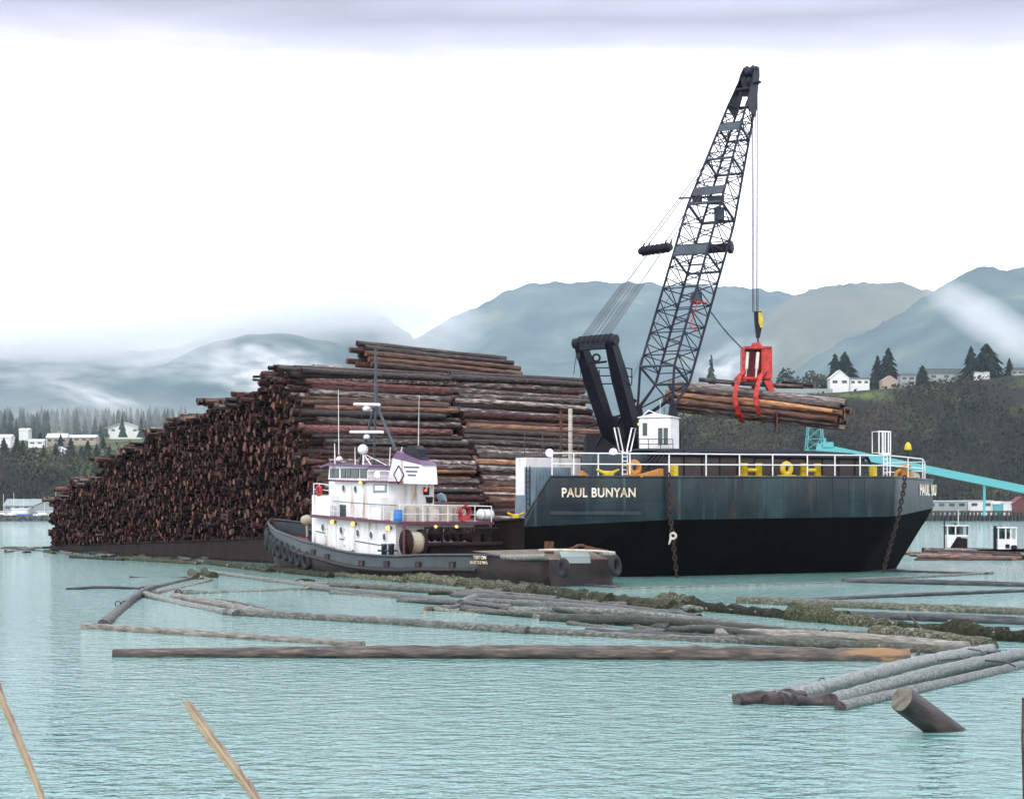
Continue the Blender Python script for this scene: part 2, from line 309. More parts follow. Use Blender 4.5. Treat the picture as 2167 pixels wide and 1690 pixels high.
# ================================================================== logs
def log_geo(mb, Mx, Ln, r0, r1, sides=12, segs=10, bend=.05, lump=.06, mi=0, mic=1, seed=None, lf=.9):
    rnd = random.Random(seed) if seed is not None else random
    by, bz = rnd.uniform(-bend, bend), rnd.uniform(-bend, bend); ph = rnd.uniform(0, 100); vs = []
    for i in range(segs+1):
        u = i/segs; x = Ln*u; rr = r0+(r1-r0)*u; q = math.sin(math.pi*u)
        for j in range(sides):
            a = 2*math.pi*j/sides
            k = rr*(1+lump*2*noise.noise(Vector((x*lf+ph, math.cos(a)*1.2+ph, math.sin(a)*1.2))))
            vs.append(Mx @ Vector((x, math.cos(a)*k+by*q, math.sin(a)*k+bz*q)))
    fs = [(i*sides+j, (i+1)*sides+j, (i+1)*sides+(j+1) % sides, i*sides+(j+1) % sides) for i in range(segs) for j in range(sides)]
    mb.add(vs, [tuple(reversed(f)) for f in fs], mi, True)
    e = [Mx @ Vector((-.02, 0, 0)), ]
    mb.f += [[len(mb.v)-len(vs)+j for j in range(sides)]]; mb.m.append(mic); mb.s.append(False)
    mb.f += [[len(mb.v)-sides+j for j in reversed(range(sides))]]; mb.m.append(mic); mb.s.append(False)
def basis(a, b, roll=0):
    """matrix with X from a towards b"""
    a, b = Vector(a), Vector(b); x = (b-a).normalized(); up = Vector((0, 0, 1)) if abs(x.z) < .95 else Vector((0, 1, 0))
    y = up.cross(x).normalized(); z = x.cross(y)
    m = Matrix((x, y, z)).transposed().to_4x4(); return Matrix.Translation(a) @ m @ Matrix.Rotation(roll, 4, 'X')
def log_obj(name, a, b, r0, r1, mats, label, cat, group=None, bend=.05, lump=.06, sides=14, segs=None, roll=0, lf=.9):
    a, b = Vector(a), Vector(b); Ln = (b-a).length; mb = MB()
    log_geo(mb, Matrix.Identity(4), Ln, r0, r1, sides, segs or max(8, int(Ln*1.6)), bend, lump, lf=lf)
    o = mb.build(name, mats); o.matrix_world = basis(a, b, roll); tag(o, label, cat, group); return o

# ================================================================== water
def water():
    m, t, b = newmat('sea_water'); lk = t.links.new
    b.inputs['Base Color'].default_value = (.15, .30, .275, 1); b.inputs['Roughness'].default_value = .05; b.inputs['IOR'].default_value = 1.4
    tcn = nd(t, 'ShaderNodeTexCoord')
    def layer(sc, s, det, rot=.2):
        mpn = nd(t, 'ShaderNodeMapping'); mpn.inputs['Scale'].default_value = sc; mpn.inputs['Rotation'].default_value = (0, 0, rot)
        n = nd(t, 'ShaderNodeTexNoise'); n.inputs['Scale'].default_value = s; n.inputs['Detail'].default_value = det; n.inputs['Roughness'].default_value = .55
        lk(tcn.outputs['Object'], mpn.inputs[0]); lk(mpn.outputs[0], n.inputs['Vector']); return n
    n1 = layer((.95, 1.25, 1), 2.6, 3, .15); n4 = layer((1.0, 1.2, 1), 5.5, 2, .3); n4.noise_type = 'RIDGED_MULTIFRACTAL'; n2 = layer((1.0, 1, 1), 1.1, 4, -.12); n3 = layer((1, 1, 1), .05, 3)
    a1 = nd(t, 'ShaderNodeMath', operation='MULTIPLY'); a1.inputs[1].default_value = .20; lk(n1.outputs[0], a1.inputs[0])
    a4 = nd(t, 'ShaderNodeMath', operation='MULTIPLY_ADD'); a4.inputs[1].default_value = .018; lk(n4.outputs[0], a4.inputs[0]); lk(a1.outputs[0], a4.inputs[2]); a1 = a4
    a2 = nd(t, 'ShaderNodeMath', operation='MULTIPLY_ADD'); a2.inputs[1].default_value = .17; lk(n2.outputs[0], a2.inputs[0]); lk(a1.outputs[0], a2.inputs[2])
    mr = nd(t, 'ShaderNodeMapRange'); mr.inputs['From Min'].default_value = .35; mr.inputs['From Max'].default_value = .65; mr.inputs['To Min'].default_value = .62; mr.inputs['To Max'].default_value = 1.1
    lk(n3.outputs[0], mr.inputs[0])
    bp = nd(t, 'ShaderNodeBump'); bp.inputs['Distance'].default_value = 1.0; lk(mr.outputs[0], bp.inputs['Strength']); lk(a2.outputs[0], bp.inputs['Height']); lk(bp.outputs[0], b.inputs['Normal'])
    mb = MB(); mb.add([(-900, -12, 0), (900, -12, 0), (900, 730, 0), (-900, 730, 0)], [(0, 1, 2, 3)])
    o = mb.build('water', m); tag(o, 'rippled blue-green harbour water', 'water', kind='structure')
water()

# ================================================================== far land
def lerp_list(pts, x):
    if x <= pts[0][0]: return pts[0][1]
    for (x0, y0), (x1, y1) in zip(pts, pts[1:]):
        if x <= x1:
            u = (x-x0)/(x1-x0); u = u*u*(3-2*u)*.5+u*.5; return y0+(y1-y0)*u
    return pts[-1][1]
def fbm(x, y, o=4):
    s, a = 0, 1
    for i in range(o): s += a*noise.noise(Vector((x, y, i*7.7))); x *= 2.1; y *= 2.1; a *= .5
    return s
M['forest'] = pmat('hazy_forested_slope', (.016, .052, .062), (.055, .11, .10), scale=.006, rough=.95, spec=.05, c3=(.14, .16, .12), detail=14, lo=.38, hi=.62)  # forest green lifted towards blue, so part of the haze is in the colour
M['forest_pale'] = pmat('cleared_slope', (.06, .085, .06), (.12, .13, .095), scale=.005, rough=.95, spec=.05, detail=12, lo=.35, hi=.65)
def mountain(label, prof, Yr, Y0, mat, seed, rough=1.0, depth=1500):
    mb = MB(); pxs = list(range(int(prof[0][0]), int(prof[-1][0])+1, 8)); rows = 26; vs = []
    for px in pxs:
        zr = EYE+(HY-lerp_list(prof, px))/F*Yr
        for k in range(rows+1):
            u = k/rows; Y = Y0+(Yr-Y0)*u; X = (px-CX)/F*Yr
            sp = fbm(X*.0009+seed, Y*.0009, 5)
            h = zr*(u**1.25)*(1+.35*sp*math.sin(math.pi*u)*rough)
            if k == rows: h = zr+14*noise.noise(Vector((X*.012, seed, 0)))+13*abs(noise.noise(Vector((X*.06, seed, 3))))
            vs.append((X, Y, max(h, .5) if k else -2))
        vs.append(((px-CX)/F*Yr, Yr+depth*.35, zr*.35)); vs.append(((px-CX)/F*Yr, Yr+depth*.5, -2))
    r = rows+3
    fs = [(i*r+j, (i+1)*r+j, (i+1)*r+j+1, i*r+j+1) for i in range(len(pxs)-1) for j in range(r-1)]
    mb.add(vs, fs, 0, True); tag(mb.build('mountain', mat), label, 'mountain', kind='structure')
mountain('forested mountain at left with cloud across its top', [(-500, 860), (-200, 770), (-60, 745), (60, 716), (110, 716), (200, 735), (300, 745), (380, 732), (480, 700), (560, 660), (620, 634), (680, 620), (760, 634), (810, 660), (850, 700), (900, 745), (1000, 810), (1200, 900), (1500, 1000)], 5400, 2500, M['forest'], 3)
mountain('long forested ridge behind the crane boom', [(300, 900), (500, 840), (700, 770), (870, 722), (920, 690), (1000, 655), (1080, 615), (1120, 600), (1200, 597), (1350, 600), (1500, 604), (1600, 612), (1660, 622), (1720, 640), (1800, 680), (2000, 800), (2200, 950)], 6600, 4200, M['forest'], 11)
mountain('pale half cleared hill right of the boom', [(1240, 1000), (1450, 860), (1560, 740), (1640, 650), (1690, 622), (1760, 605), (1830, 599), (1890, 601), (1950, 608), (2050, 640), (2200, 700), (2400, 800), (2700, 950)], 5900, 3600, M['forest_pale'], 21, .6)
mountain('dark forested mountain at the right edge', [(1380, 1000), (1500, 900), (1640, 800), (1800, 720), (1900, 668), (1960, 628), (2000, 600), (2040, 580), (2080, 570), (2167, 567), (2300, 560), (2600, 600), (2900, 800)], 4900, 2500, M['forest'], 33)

BT = [(-700, 25), (600, 25.5), (900, 27), (1200, 34), (1440, 47), (1640, 55), (1760, 57.0), (1860, 58.5), (1950, 60.5), (2060, 62.5), (2167, 65), (2600, 70)]
def land_z(X, Y):
    px = CX+X/Y*F
    top = lerp_list(BT, px); k = min(max((px-900)/500, 0), 1)
    b0, b1 = 742, 785+k*60
    if Y < 708: return -1.5
    if Y < 714: return -1.5+(Y-708)/6*3.6
    if Y < b0: return 2.1+.02*(Y-714)
    u = min((Y-b0)/(b1-b0), 1); z = 2.7+(top-2.7)*(u*u*(3-2*u)*.4+u*.6)
    z += fbm(X*.03, Y*.03, 3)*1.6*math.sin(math.pi*min(u, 1))
    if Y > b1: z += (Y-b1)*(.062*(1-k)+.012*k)
    return z
def hillside():
    m, t, b = newmat('bluff_ground'); lk = t.links.new
    gm = nd(t, 'ShaderNodeNewGeometry'); sp = nd(t, 'ShaderNodeSeparateXYZ'); lk(gm.outputs['True Normal'], sp.inputs[0])
    nn = nd(t, 'ShaderNodeTexNoise'); nn.inputs['Scale'].default_value = .06; nn.inputs['Detail'].default_value = 8; lk(gm.outputs['Position'], nn.inputs['Vector'])
    a = nd(t, 'ShaderNodeMath', operation='ADD'); lk(sp.outputs['Z'], a.inputs[0]); lk(nn.outputs[0], a.inputs[1])
    rp = nd(t, 'ShaderNodeValToRGB'); e = rp.color_ramp.elements; mr = nd(t, 'ShaderNodeMapRange'); mr.inputs['From Min'].default_value = 1.38; mr.inputs['From Max'].default_value = 1.62
    e[0].position = 0; e[0].color = (.02, .022, .017, 1); e[1].position = 1; e[1].color = (.09, .15, .03, 1); x = e.new(.5); x.color = (.055, .06, .03, 1)
    lk(a.outputs[0], mr.inputs[0]); lk(mr.outputs[0], rp.inputs[0]); lk(rp.outputs[0], b.inputs['Base Color']); b.inputs['Roughness'].default_value = .95; b.inputs['Specular IOR Level'].default_value = .1
    mb = MB(); Ys = [700, 708, 711, 714, 722, 732]+list(range(742, 870, 6))+[880, 920, 960, 1000, 1080, 1160, 1260, 1400, 1600]
    Xs = [x*7.0 for x in range(-60, 62)]; vs = []
    for Y in Ys:
        for X in Xs: vs.append((X*(1+max(Y-860, 0)/700), Y, land_z(X*(1+max(Y-860, 0)/700), Y)))
    n = len(Xs)
    mb.add(vs, [(i*n+j, i*n+j+1, (i+1)*n+j+1, (i+1)*n+j) for i in range(len(Ys)-1) for j in range(n-1)], 0, True)
    tag(mb.build('hillside', m), 'wooded bluff and terraces on the far shore', 'hillside', kind='structure')
hillside()
def on_land(px, Y):
    X = (px-CX)/F*Y; return Vector((X, Y, land_z(X, Y)))
def bluff_woods():
    mb = MB(); rnd = random.Random(5); ms = [M['brush_a'], M['brush_b']]
    for i in range(34000):
        left = rnd.random() < .28
        px = rnd.uniform(-60, 640) if left else rnd.uniform(1380, 2240)
        Y = rnd.uniform(738, 790) if left else rnd.uniform(738, 850)
        p = on_land(px, Y)
        k = (px-1640)/240
        if not left and Y > 822 and 1640 < px < 1890 and rnd.random() < .93: continue
        sz = rnd.uniform(.35, 1.1); h = abs(rnd.gauss(0, 2.2))+.2; p = p+Vector((rnd.uniform(-1, 1), 0, h))
        if Y > 832 and h > 1.6: continue
        if not left and px > 2085 and p.z-h > 47 and rnd.random() < .85: continue
        n = Vector((rnd.gauss(0, 1), rnd.gauss(-.6, .8), rnd.gauss(.4, .8))).normalized(); a = n.orthogonal().normalized(); b = n.cross(a)
        if rnd.random() < .12:   # pale winter stems
            mb.add([p+Vector((-.05, 0, -2)), p+Vector((.05, 0, -2)), p+Vector((.04+rnd.uniform(-.5, .5), 0, 2.4))], [(0, 1, 2)], 1)
        else:
            mb.add([p+a*sz, p+b*sz*.7, p-a*sz*.9, p-b*sz*.6], [(0, 1, 2, 3)], 0)
    for i in range(1500):
        left = rnd.random() < .3; px = rnd.uniform(-60, 640) if left else rnd.uniform(1400, 2240); Y = rnd.uniform(736, 786) if left else rnd.uniform(736, 842); p = on_land(px, Y)
        if not left and Y > 818 and 1640 < px < 1890: continue
        if not left and px > 2085 and p.z > 47: continue
        h = rnd.uniform(3.5, 8.5); w = .09; ln = rnd.uniform(-.5, .5); mb.add([p+Vector((-w, 0, -.5)), p+Vector((w, 0, -.5)), p+Vector((ln+.02, 0, h))], [(0, 1, 2)], 1)
        for k in range(7):
            u = rnd.uniform(.3, .9); q = p+Vector((ln*u, 0, h*u)); e = q+Vector((rnd.gauss(0, 1.1), rnd.gauss(0, 1), h*(1-u)*.6+rnd.uniform(.2, 1.2))); mb.add([q+Vector((-.05, 0, 0)), q+Vector((.05, 0, 0)), e], [(0, 1, 2)], 1 if k % 2 else 0)
    o = mb.build('bluff_woods', ms); tag(o, 'dark winter brush and bare woods covering the far bluff', 'woods', kind='stuff')
M['brush_a'] = pmat('brush_leaves', (.010, .013, .009), (.034, .034, .019), scale=.035, rough=.95, rand=.6, spec=.05, c3=(.070, .050, .034), lo=.36, hi=.56)
M['brush_b'] = pmat('brush_stems', (.075, .066, .058), (.045, .04, .034), scale=.1, rough=.95, rand=.3)
bluff_woods()

# ---- trees
def conifer_parts(h, r, seed, dens=1.0, lean=0):
    rnd = random.Random(seed); t = MB(); c = MB()
    t.tube([(0, 0, -.5), (0, 0, h*.5), (lean*.3, 0, h*.97)], [h*.022, h*.016, h*.004], 6)
    n = int(300*dens)
    for i in range(n):
        u = (i+rnd.random())/n; z = h*(.10+.9*u**.9); rr = r*1.3*(1-u)**.75*(.30+.85*rnd.random())*(.75+.5*abs(math.sin(u*19+seed)))+.05*r; q = rnd.uniform(0, 6.283)
        d = Vector((math.cos(q), math.sin(q), 0)); sd_ = Vector((-d.y, d.x, 0)); w = r*rnd.uniform(.09, .22)*(1.2-u*.6); dr = rr*rnd.uniform(.25, .5)
        a = Vector((0, 0, z+dr*.3)) + d*rr*.12; tip = Vector((0, 0, z-dr))+d*rr; m_ = (a+tip)/2+Vector((0, 0, rr*.1))
        c.add([a, m_+sd_*w, tip, m_-sd_*w], [(0, 1, 2, 3)]); c.add([a+Vector((0, 0, .05)), m_+Vector((0, 0, -w*.9)), tip, m_+Vector((0, 0, w*.4))], [(0, 1, 2, 3)])
    return t, c
def broad_parts(h, r, seed, n=420):
    rnd = random.Random(seed); t = MB(); c = MB(); t.tube([(0, 0, -.5), (0, 0, h*.5)], [h*.03, h*.015], 6)
    for i in range(5):
        q = rnd.uniform(0, 6.28); t.tube([(0, 0, h*.3), (math.cos(q)*r*.5, math.sin(q)*r*.5, h*.75)], [h*.012, h*.005], 5)
    for i in range(n):
        v = Vector((rnd.gauss(0, 1), rnd.gauss(0, 1), rnd.gauss(0, 1))).normalized()*(rnd.random()**.35)
        p = Vector((v.x*r, v.y*r, h*.55+v.z*h*.45)); p *= 1+.12*noise.noise(v*2+Vector((seed, 0, 0))); s = r*rnd.uniform(.08, .18); a = Vector((rnd.gauss(0, 1), rnd.gauss(0, 1), rnd.gauss(0, 1))).normalized(); b = a.orthogonal().normalized()
        c.add([p+a*s, p+b*s, p-a*s, p-b*s], [(0, 1, 2, 3)])
    return t, c
def tree(name, kind, base, h, r, seed, label, cat, group=None, mat=None, lean=0):
    root = thing(name, label, cat, base, 0, group)
    t, c = conifer_parts(h, r, seed, 1, lean) if kind == 'c' else broad_parts(h, r, seed)
    t.build('trunk', M['trunk'], root, world=False); c.build('crown', mat or M['conifer'], root, world=False); return root
def ptree(name, kind, px, top, bot, wpx, Y, label, cat, seed, mat=None, group=None):
    b = on_land(px, Y); h = EYE+(HY-top)/F*Y-b.z
    return tree(name, kind, b, h, wpx/2/F*Y, seed, label, cat, group, mat)
YB = 872
for a in (('conifer_tree', 'c', 1505, 750, 850, 30, 'lone dark conifer on the bluff left of the grapple', 'tree', 1),
          ('broadleaf_tree', 'b', 1664, 778, 842, 44, 'round dark evergreen bush tree right of the grapple', 'tree', 2),
          ('broadleaf_tree', 'b', 1686, 795, 842, 26, 'small bushy tree beside the round evergreen', 'tree', 3),
          ('broadleaf_tree', 'b', 1716, 785, 842, 40, 'grey-green bare crowned tree left of the white gabled house', 'tree', 4),
          ('broadleaf_tree', 'b', 1742, 790, 842, 34, 'thin bare tree close to the white gabled house', 'tree', 5),
          ('conifer_tree', 'c', 1767, 748, 840, 52, 'left conifer of the pair behind the white gabled house', 'tree', 6),
          ('conifer_tree', 'c', 1788, 744, 840, 66, 'tallest conifer behind the roof of the white gabled house', 'tree', 7),
          ('conifer_tree', 'c', 1857, 752, 840, 44, 'slim conifer left of its taller twin on the bluff', 'tree', 8),
          ('conifer_tree', 'c', 1880, 736, 838, 54, 'tall conifer behind the tan shed', 'tree', 9),
          ('conifer_tree', 'c', 1952, 772, 832, 38, 'small tiered conifer in front of the long grey house', 'tree', 10),
          ('conifer_tree', 'c', 2055, 732, 820, 44, 'narrow conifer left of the widest tree on the bluff', 'tree', 12),
          ('conifer_tree', 'c', 2088, 727, 820, 76, 'widest dark conifer on the right part of the bluff', 'tree', 13),
          ('conifer_tree', 'c', 2136, 757, 815, 24, 'small conifer nearest the right edge of the bluff', 'tree', 14)):
    name, kd, px, top, bot, wpx, lab, cat, sd_ = a
    ptree(name, kd, px, top, bot, wpx, YB+ (sd_ % 3)*4 + (20 if sd_ in (6, 7, 8, 9) else 0), lab, cat, sd_, M['leafless'] if sd_ in (3, 4, 5) else None)
# terrace trees of the town at left
rnd = random.Random(44)
protoT = [tree('town_conifer', 'c', (0, 0, 0), 10, 2.6, 60+i, 'x', 'tree') for i in range(3)]
spots = [(14, 940, 968), (30, 945, 968), (48, 930, 968), (70, 944, 968), (92, 940, 968), (118, 936, 966), (150, 925, 967), (172, 942, 967), (186, 930, 967), (205, 938, 967), (232, 940, 966), (292, 944, 966), (8, 925, 960), (36, 922, 958), (85, 915, 950), (128, 918, 950), (218, 922, 955), (275, 930, 960), (300, 935, 962), (320, 928, 962)]
for i, (px, top, bot) in enumerate(spots):
    o = protoT[i] if i < 3 else copy_tree(protoT[i % 3])
    Y = 800+max(0, 968-bot)*9+(i % 4)*5; b = on_land(px, Y); h = EYE+(HY-top)/F*Y-b.z; h = max(h, 3); o.location = b; k = h/10
    o.scale = (k*rnd.uniform(.9, 1.25), k, k); o.rotation_euler = (0, 0, rnd.uniform(0, 6))
    tag(o, 'dark conifer among the town houses above the left bluff', 'tree', 'conifers of the town on the left bluff')
def distant_woods():
    mb = MB(); rnd = random.Random(9)
    def spike(p, h, w):
        for k in range(3):
            z0 = h*(.1+.27*k); z1 = h*(.52+.24*k); ww = w*(1-.28*k); n = 5; q0 = rnd.random()*6
            ring_ = [p+Vector((math.cos(q0+6.283*j/n)*ww*rnd.uniform(.7, 1.2), math.sin(q0+6.283*j/n)*ww, z0)) for j in range(n)]
            mb.add(ring_+[p+Vector((0, 0, z1))], [(j, (j+1) % n, n) for j in range(n)])
    for i in range(900):
        px = rnd.uniform(-120, 1000); Y = rnd.uniform(1120, 1560); p = on_land(px, Y)
        if rnd.random() < .5 and noise.noise(Vector((px*.012, Y*.01, 0))) < 0: continue
        h = rnd.uniform(8, 19); spike(p, h, h*.2)
    for i in range(160):
        px = rnd.uniform(1400, 2250); Y = rnd.uniform(880, 1000); p = on_land(px, Y); spike(p, rnd.uniform(2, 5), 1.2)
    tag(mb.build('distant_woods', M['conifer']), 'conifer forest on the slopes behind the town', 'woods', kind='stuff')
distant_woods()

# ---- houses
def house(name, px0, px1, pyb, pye, pyr, Y, wall, roof, label, cat='house', gable_front=False, dep=8, windows=0, over=.4):
    a, b = at(px0, pyb, Y), at(px1, pyb, Y); base = (a+b)/2; w = b.x-a.x; he = (pyb-pye)/F*Y; hr = (pye-pyr)/F*Y
    gz = land_z(base.x, Y)
    found = max(base.z-gz, 0)+3
    root = thing(name, label, cat, (base.x, Y, base.z)); mb = MB(); mb.box((0, dep/2, he/2-found/2), (w, dep, he+found)); rf = MB()
    if gable_front:
        mb.prism([(-w/2, .003, he), (w/2, .003, he), (0, .003, he+hr)], (0, dep-.006, 0))
        for s in (-1, 1):
            e = Vector((s*(w/2+over), 0, he-over*hr/(w/2))); t_ = Vector((0, 0, he+hr+.02))
            rf.prism([e+Vector((0, -over, 0)), t_+Vector((0, -over, 0)), t_+Vector((0, -over, .22)), e+Vector((0, -over, .22))], (0, dep+2*over, 0))
    else:
        rf.prism([(-w/2-over, -over, he), (-w/2-over, dep+over, he), (-w/2-over, dep/2, he+hr)], (w+2*over, 0, 0))
    mb.build('wall', wall, root, world=False); rf.build('roof', roof, root, world=False)
    for i in range(windows):
        wx = -w/2+w*(i+.5)/windows; wm = MB(); ww, wh = min(w/windows*.55, 2.2), he*.36
        wm.box((wx, -.03, he*.55), (ww, .1, wh)); wm.build('window', M['glass'], root, world=False)
    return root
Z = 872
house('gabled_house', 1757, 1797, 817, 800, 783, Z-6, M['house_white'], M['roof_light'], 'white gabled house with two dark windows on the bluff', gable_front=True, windows=2)
house('annex_house', 1798, 1840, 816, 802, 797, Z-4, M['house_white'], M['roof_dark'], 'low white annex right of the gabled house', windows=3)
house('garden_shed', 1868, 1899, 816, 805, 795, Z-6, M['house_tan'], M['house_tan'], 'tan gabled shed below the tall conifers', 'shed', gable_front=True, over=.15)
house('grey_house', 1906, 1938, 808, 794, 788, Z, M['house_grey'], M['roof_dark'], 'small pale grey house left of the tiered conifer', windows=2)
house('long_house', 1962, 2044, 804, 790, 778, Z+4, M['house_grey'], M['roof_dark'], 'long grey house with dark roof on the bluff', windows=3)
house('white_outbuilding', 2062, 2094, 799, 789, 784, Z-4, M['house_white'], M['roof_light'], 'small white building under the widest conifer', 'building')
house('edge_house', 2140, 2180, 794, 783, 776, Z+6, M['house_grey'], M['roof_dark'], 'dark roofed house at the right edge of the bluff', windows=3)
def long_fence():
    r_ = thing('board_fence', 'low grey board fence left of the white gabled house', 'fence', at(1700, 832, Z-10)); mb = MB(); p = MB()
    for i in range(9): q = at(1640+i*15, 834, Z-10); p.box(q+Vector((0, 0, .4)), (.18, .18, 3.6))
    mb.box((at(1640, 824, Z-10)+at(1762, 824, Z-10))/2+Vector((0, -.12, -.6)), (at(1762, 0, Z-10).x-at(1640, 0, Z-10).x, .06, 2.0))
    mb.build('boards', M['house_grey'], r_); p.build('posts', M['house_grey'], r_)
long_fence()
# town at left
house('gabled_hall', 228, 297, 916, 905, 893, 1150, M['house_white'], M['roof_light'], 'large white hall with a wide gable among the trees', 'building', gable_front=True, windows=3, over=1.5)
house('town_house', 98, 140, 938, 926, 916, 980, M['house_tan'], M['roof_light'], 'tan town house with snowy pale roof behind conifers', windows=3)
house('town_house', 138, 202, 935, 925, 919, 1010, M['house_tan'], M['roof_light'], 'long town house with pale roof right of the tan one', windows=4)
house('town_house', 60, 92, 942, 933, 928, 960, M['house_white'], M['roof_light'], 'small white town house between two conifers', windows=2)
house('town_house', -6, 22, 935, 925, 918, 960, M['house_white'], M['roof_light'], 'white town house at the left edge')
house('town_house', 112, 134, 960, 951, 945, 850, M['house_white'], M['roof_light'], 'low white house nearest the left bluff top', gable_front=True)
house('town_house', 350, 392, 915, 906, 899, 1150, M['house_white'], M['roof_light'], 'white house just above the stack of logs', windows=3)
house('town_house', 40, 60, 917, 910, 905, 1120, M['house_white'], M['roof_light'], 'small distant white house high on the town slope')
house('town_house', 380, 410, 936, 929, 924, 1000, M['house_grey'], M['roof_light'], 'grey house half hidden behind the log stack')
house('marina_building', 8, 118, 1078, 1070, 1055, 722, M['house_grey'], M['roof_grey'], 'long marina shed with grey-green hip roof', 'building', dep=12, windows=6)
house('marina_annex', 70, 116, 1080, 1071, 1061, 718, M['house_grey'], M['roof_grey'], 'gabled wing of the marina shed', 'building', gable_front=True, dep=6)
house('dock_house', 24, 58, 1087, 1077, 1075, 713, M['house_white'], M['roof_light'], 'low cream flat shed on the marina dock', 'building', dep=4)
# right-hand waterfront
house('warehouse', 1940, 2046, 1077, 1060, 1058.5, 716, M['house_grey'], M['roof_light'], 'long pale metal warehouse on the right waterfront', 'warehouse', dep=10, windows=5)
house('warehouse', 2048, 2104, 1077, 1059, 1058, 720, M['house_white'], M['roof_light'], 'white warehouse left of the teal shed', 'warehouse', dep=10, windows=2)
house('waterfront_shed', 2104, 2124, 1077, 1066, 1060, 718, M['teal'], M['roof_light'], 'small teal shed on the right waterfront', 'shed')
house('waterfront_shed', 2124, 2143, 1077, 1062, 1060.5, 717, M['house_white'], M['roof_light'], 'plain white shed beside the red barn', 'shed')
house('red_barn', 2143, 2182, 1077, 1066, 1051, 716, M['barn_red'], M['barn_red'], 'dark red gabled barn at the right waterfront', 'barn', gable_front=True, windows=2)
def piers():
    root = thing('timber_pier', 'dark timber pier along the right shore', 'pier', at(2060, 1102, 706)); d = MB(); p = MB(); rnd = random.Random(3)
    a, b = at(1880, 1082, 706), at(2230, 1082, 706); d.box(((a.x+b.x)/2, 708, (a.z)), (b.x-a.x, 6, .6))
    x = a.x
    while x < b.x:
        p.bar((x, 705.3, -1), (x, 705.3, a.z+rnd.uniform(-.2, .5)), .28, 6); p.bar((x+.5, 709.5, -1), (x+.5, 709.5, a.z), .25, 6); x += rnd.uniform(1.1, 1.9)
    d.build('deck', M['timber'], root); p.build('piles', M['timber'], root)
    pole = MB(); q = at(2028, 1102, 700); pole.bar(q+Vector((0, 0, -1)), at(2028, 1077, 700), .22, 8); tag(pole.build('mooring_pole', M['cream']), 'pale mooring pole standing before the timber pier', 'pole')
    rb = MB(); rnd = random.Random(8)
    for i in range(520):
        pt = at(rnd.uniform(-80, 210), 1100, 697+rnd.uniform(-1.5, 2)); z = rnd.uniform(-.3, 1.7); rb.box((pt.x, pt.y, z), (rnd.uniform(.8, 2.2), 1.4, rnd.uniform(.6, 1.3)), rot=Matrix.Rotation(rnd.uniform(-.5, .5), 3, 'Y') @ Matrix.Rotation(rnd.uniform(0, 3), 3, 'Z'))
    tag(rb.build('riprap', M['rock']), 'rock breakwater at the left shore', 'breakwater', kind='stuff')
piers()
def sailboat(px, top, bot, Y, col, label):
    b = at(px, bot, Y); root = thing('moored_sailboat', label, 'sailboat', b, 0, 'sailboats moored in the marina'); h = MB(); c = MB(); m_ = MB(); Lb = 8
    ring_ = [(-Lb/2, 0), (-Lb*.3, -1.1), (Lb*.2, -1.2), (Lb/2, 0), (Lb*.2, 1.2), (-Lb*.3, 1.1)]
    h.prism([(x, y, -.2) for x, y in ring_], (0, 0, 1.4)); c.box((-.3, 0, 1.5), (3.2, 1.5, .6), bev=.1); m_.bar((.4, 0, 1.2), (.4, 0, (bot-top)/F*Y), .07, 6); m_.bar((.4, 0, 2.2), (-2.8, 0, 2.2), .12, 6)
    h.build('hull', col, root, world=False); c.build('cabin', M['house_white'], root, world=False); m_.build('mast', M['white_clean'], root, world=False)
for px, top, bot, lab in ((5, 1045, 1094, 'sailboat with the tallest mast at the left edge'), (27, 1042, 1094, 'white sailboat before the marina shed'), (92, 1052, 1094, 'sailboat moored beneath the gabled marina wing'), (116, 1040, 1094, 'sailboat moored just left of the log stack'), (131, 1036, 1094, 'sailboat with a thin mast against the log stack'), (143, 1034, 1094, 'sailboat partly hidden by the log stack'), (48, 1056, 1094, 'blue hulled sailboat by the dock shed')):
    sailboat(px, top, bot, 704, M['blue'] if 'blue' in lab else M['house_white'], lab)
def utility_pole(px, top, Y, label):
    b = on_land(px, Y); h = EYE+(HY-top)/F*Y-b.z; root = thing('utility_pole', label, 'utility pole', b); m = MB(); m.tube([(0, 0, -.5), (0, 0, h)], [.17, .11], 6); m.build('pole', M['timber'], root, world=False); m = MB(); m.box((0, 0, h-.6), (2.2, .14, .16)); m.box((0, 0, h-1.4), (1.6, .14, .14)); m.build('crossarm', M['timber'], root, world=False)
for px, top, Y, lb in ((1848, 782, 880, 'utility pole between the white annex and the slim conifer'), (1946, 776, 885, 'utility pole beside the tiered conifer'), (2112, 770, 880, 'utility pole right of the widest conifer'), (1730, 790, 880, 'utility pole left of the gabled house'), (96, 915, 930, 'utility pole beside the tan town house'), (214, 905, 1000, 'utility pole left of the large white hall')): utility_pole(px, top, Y, lb)
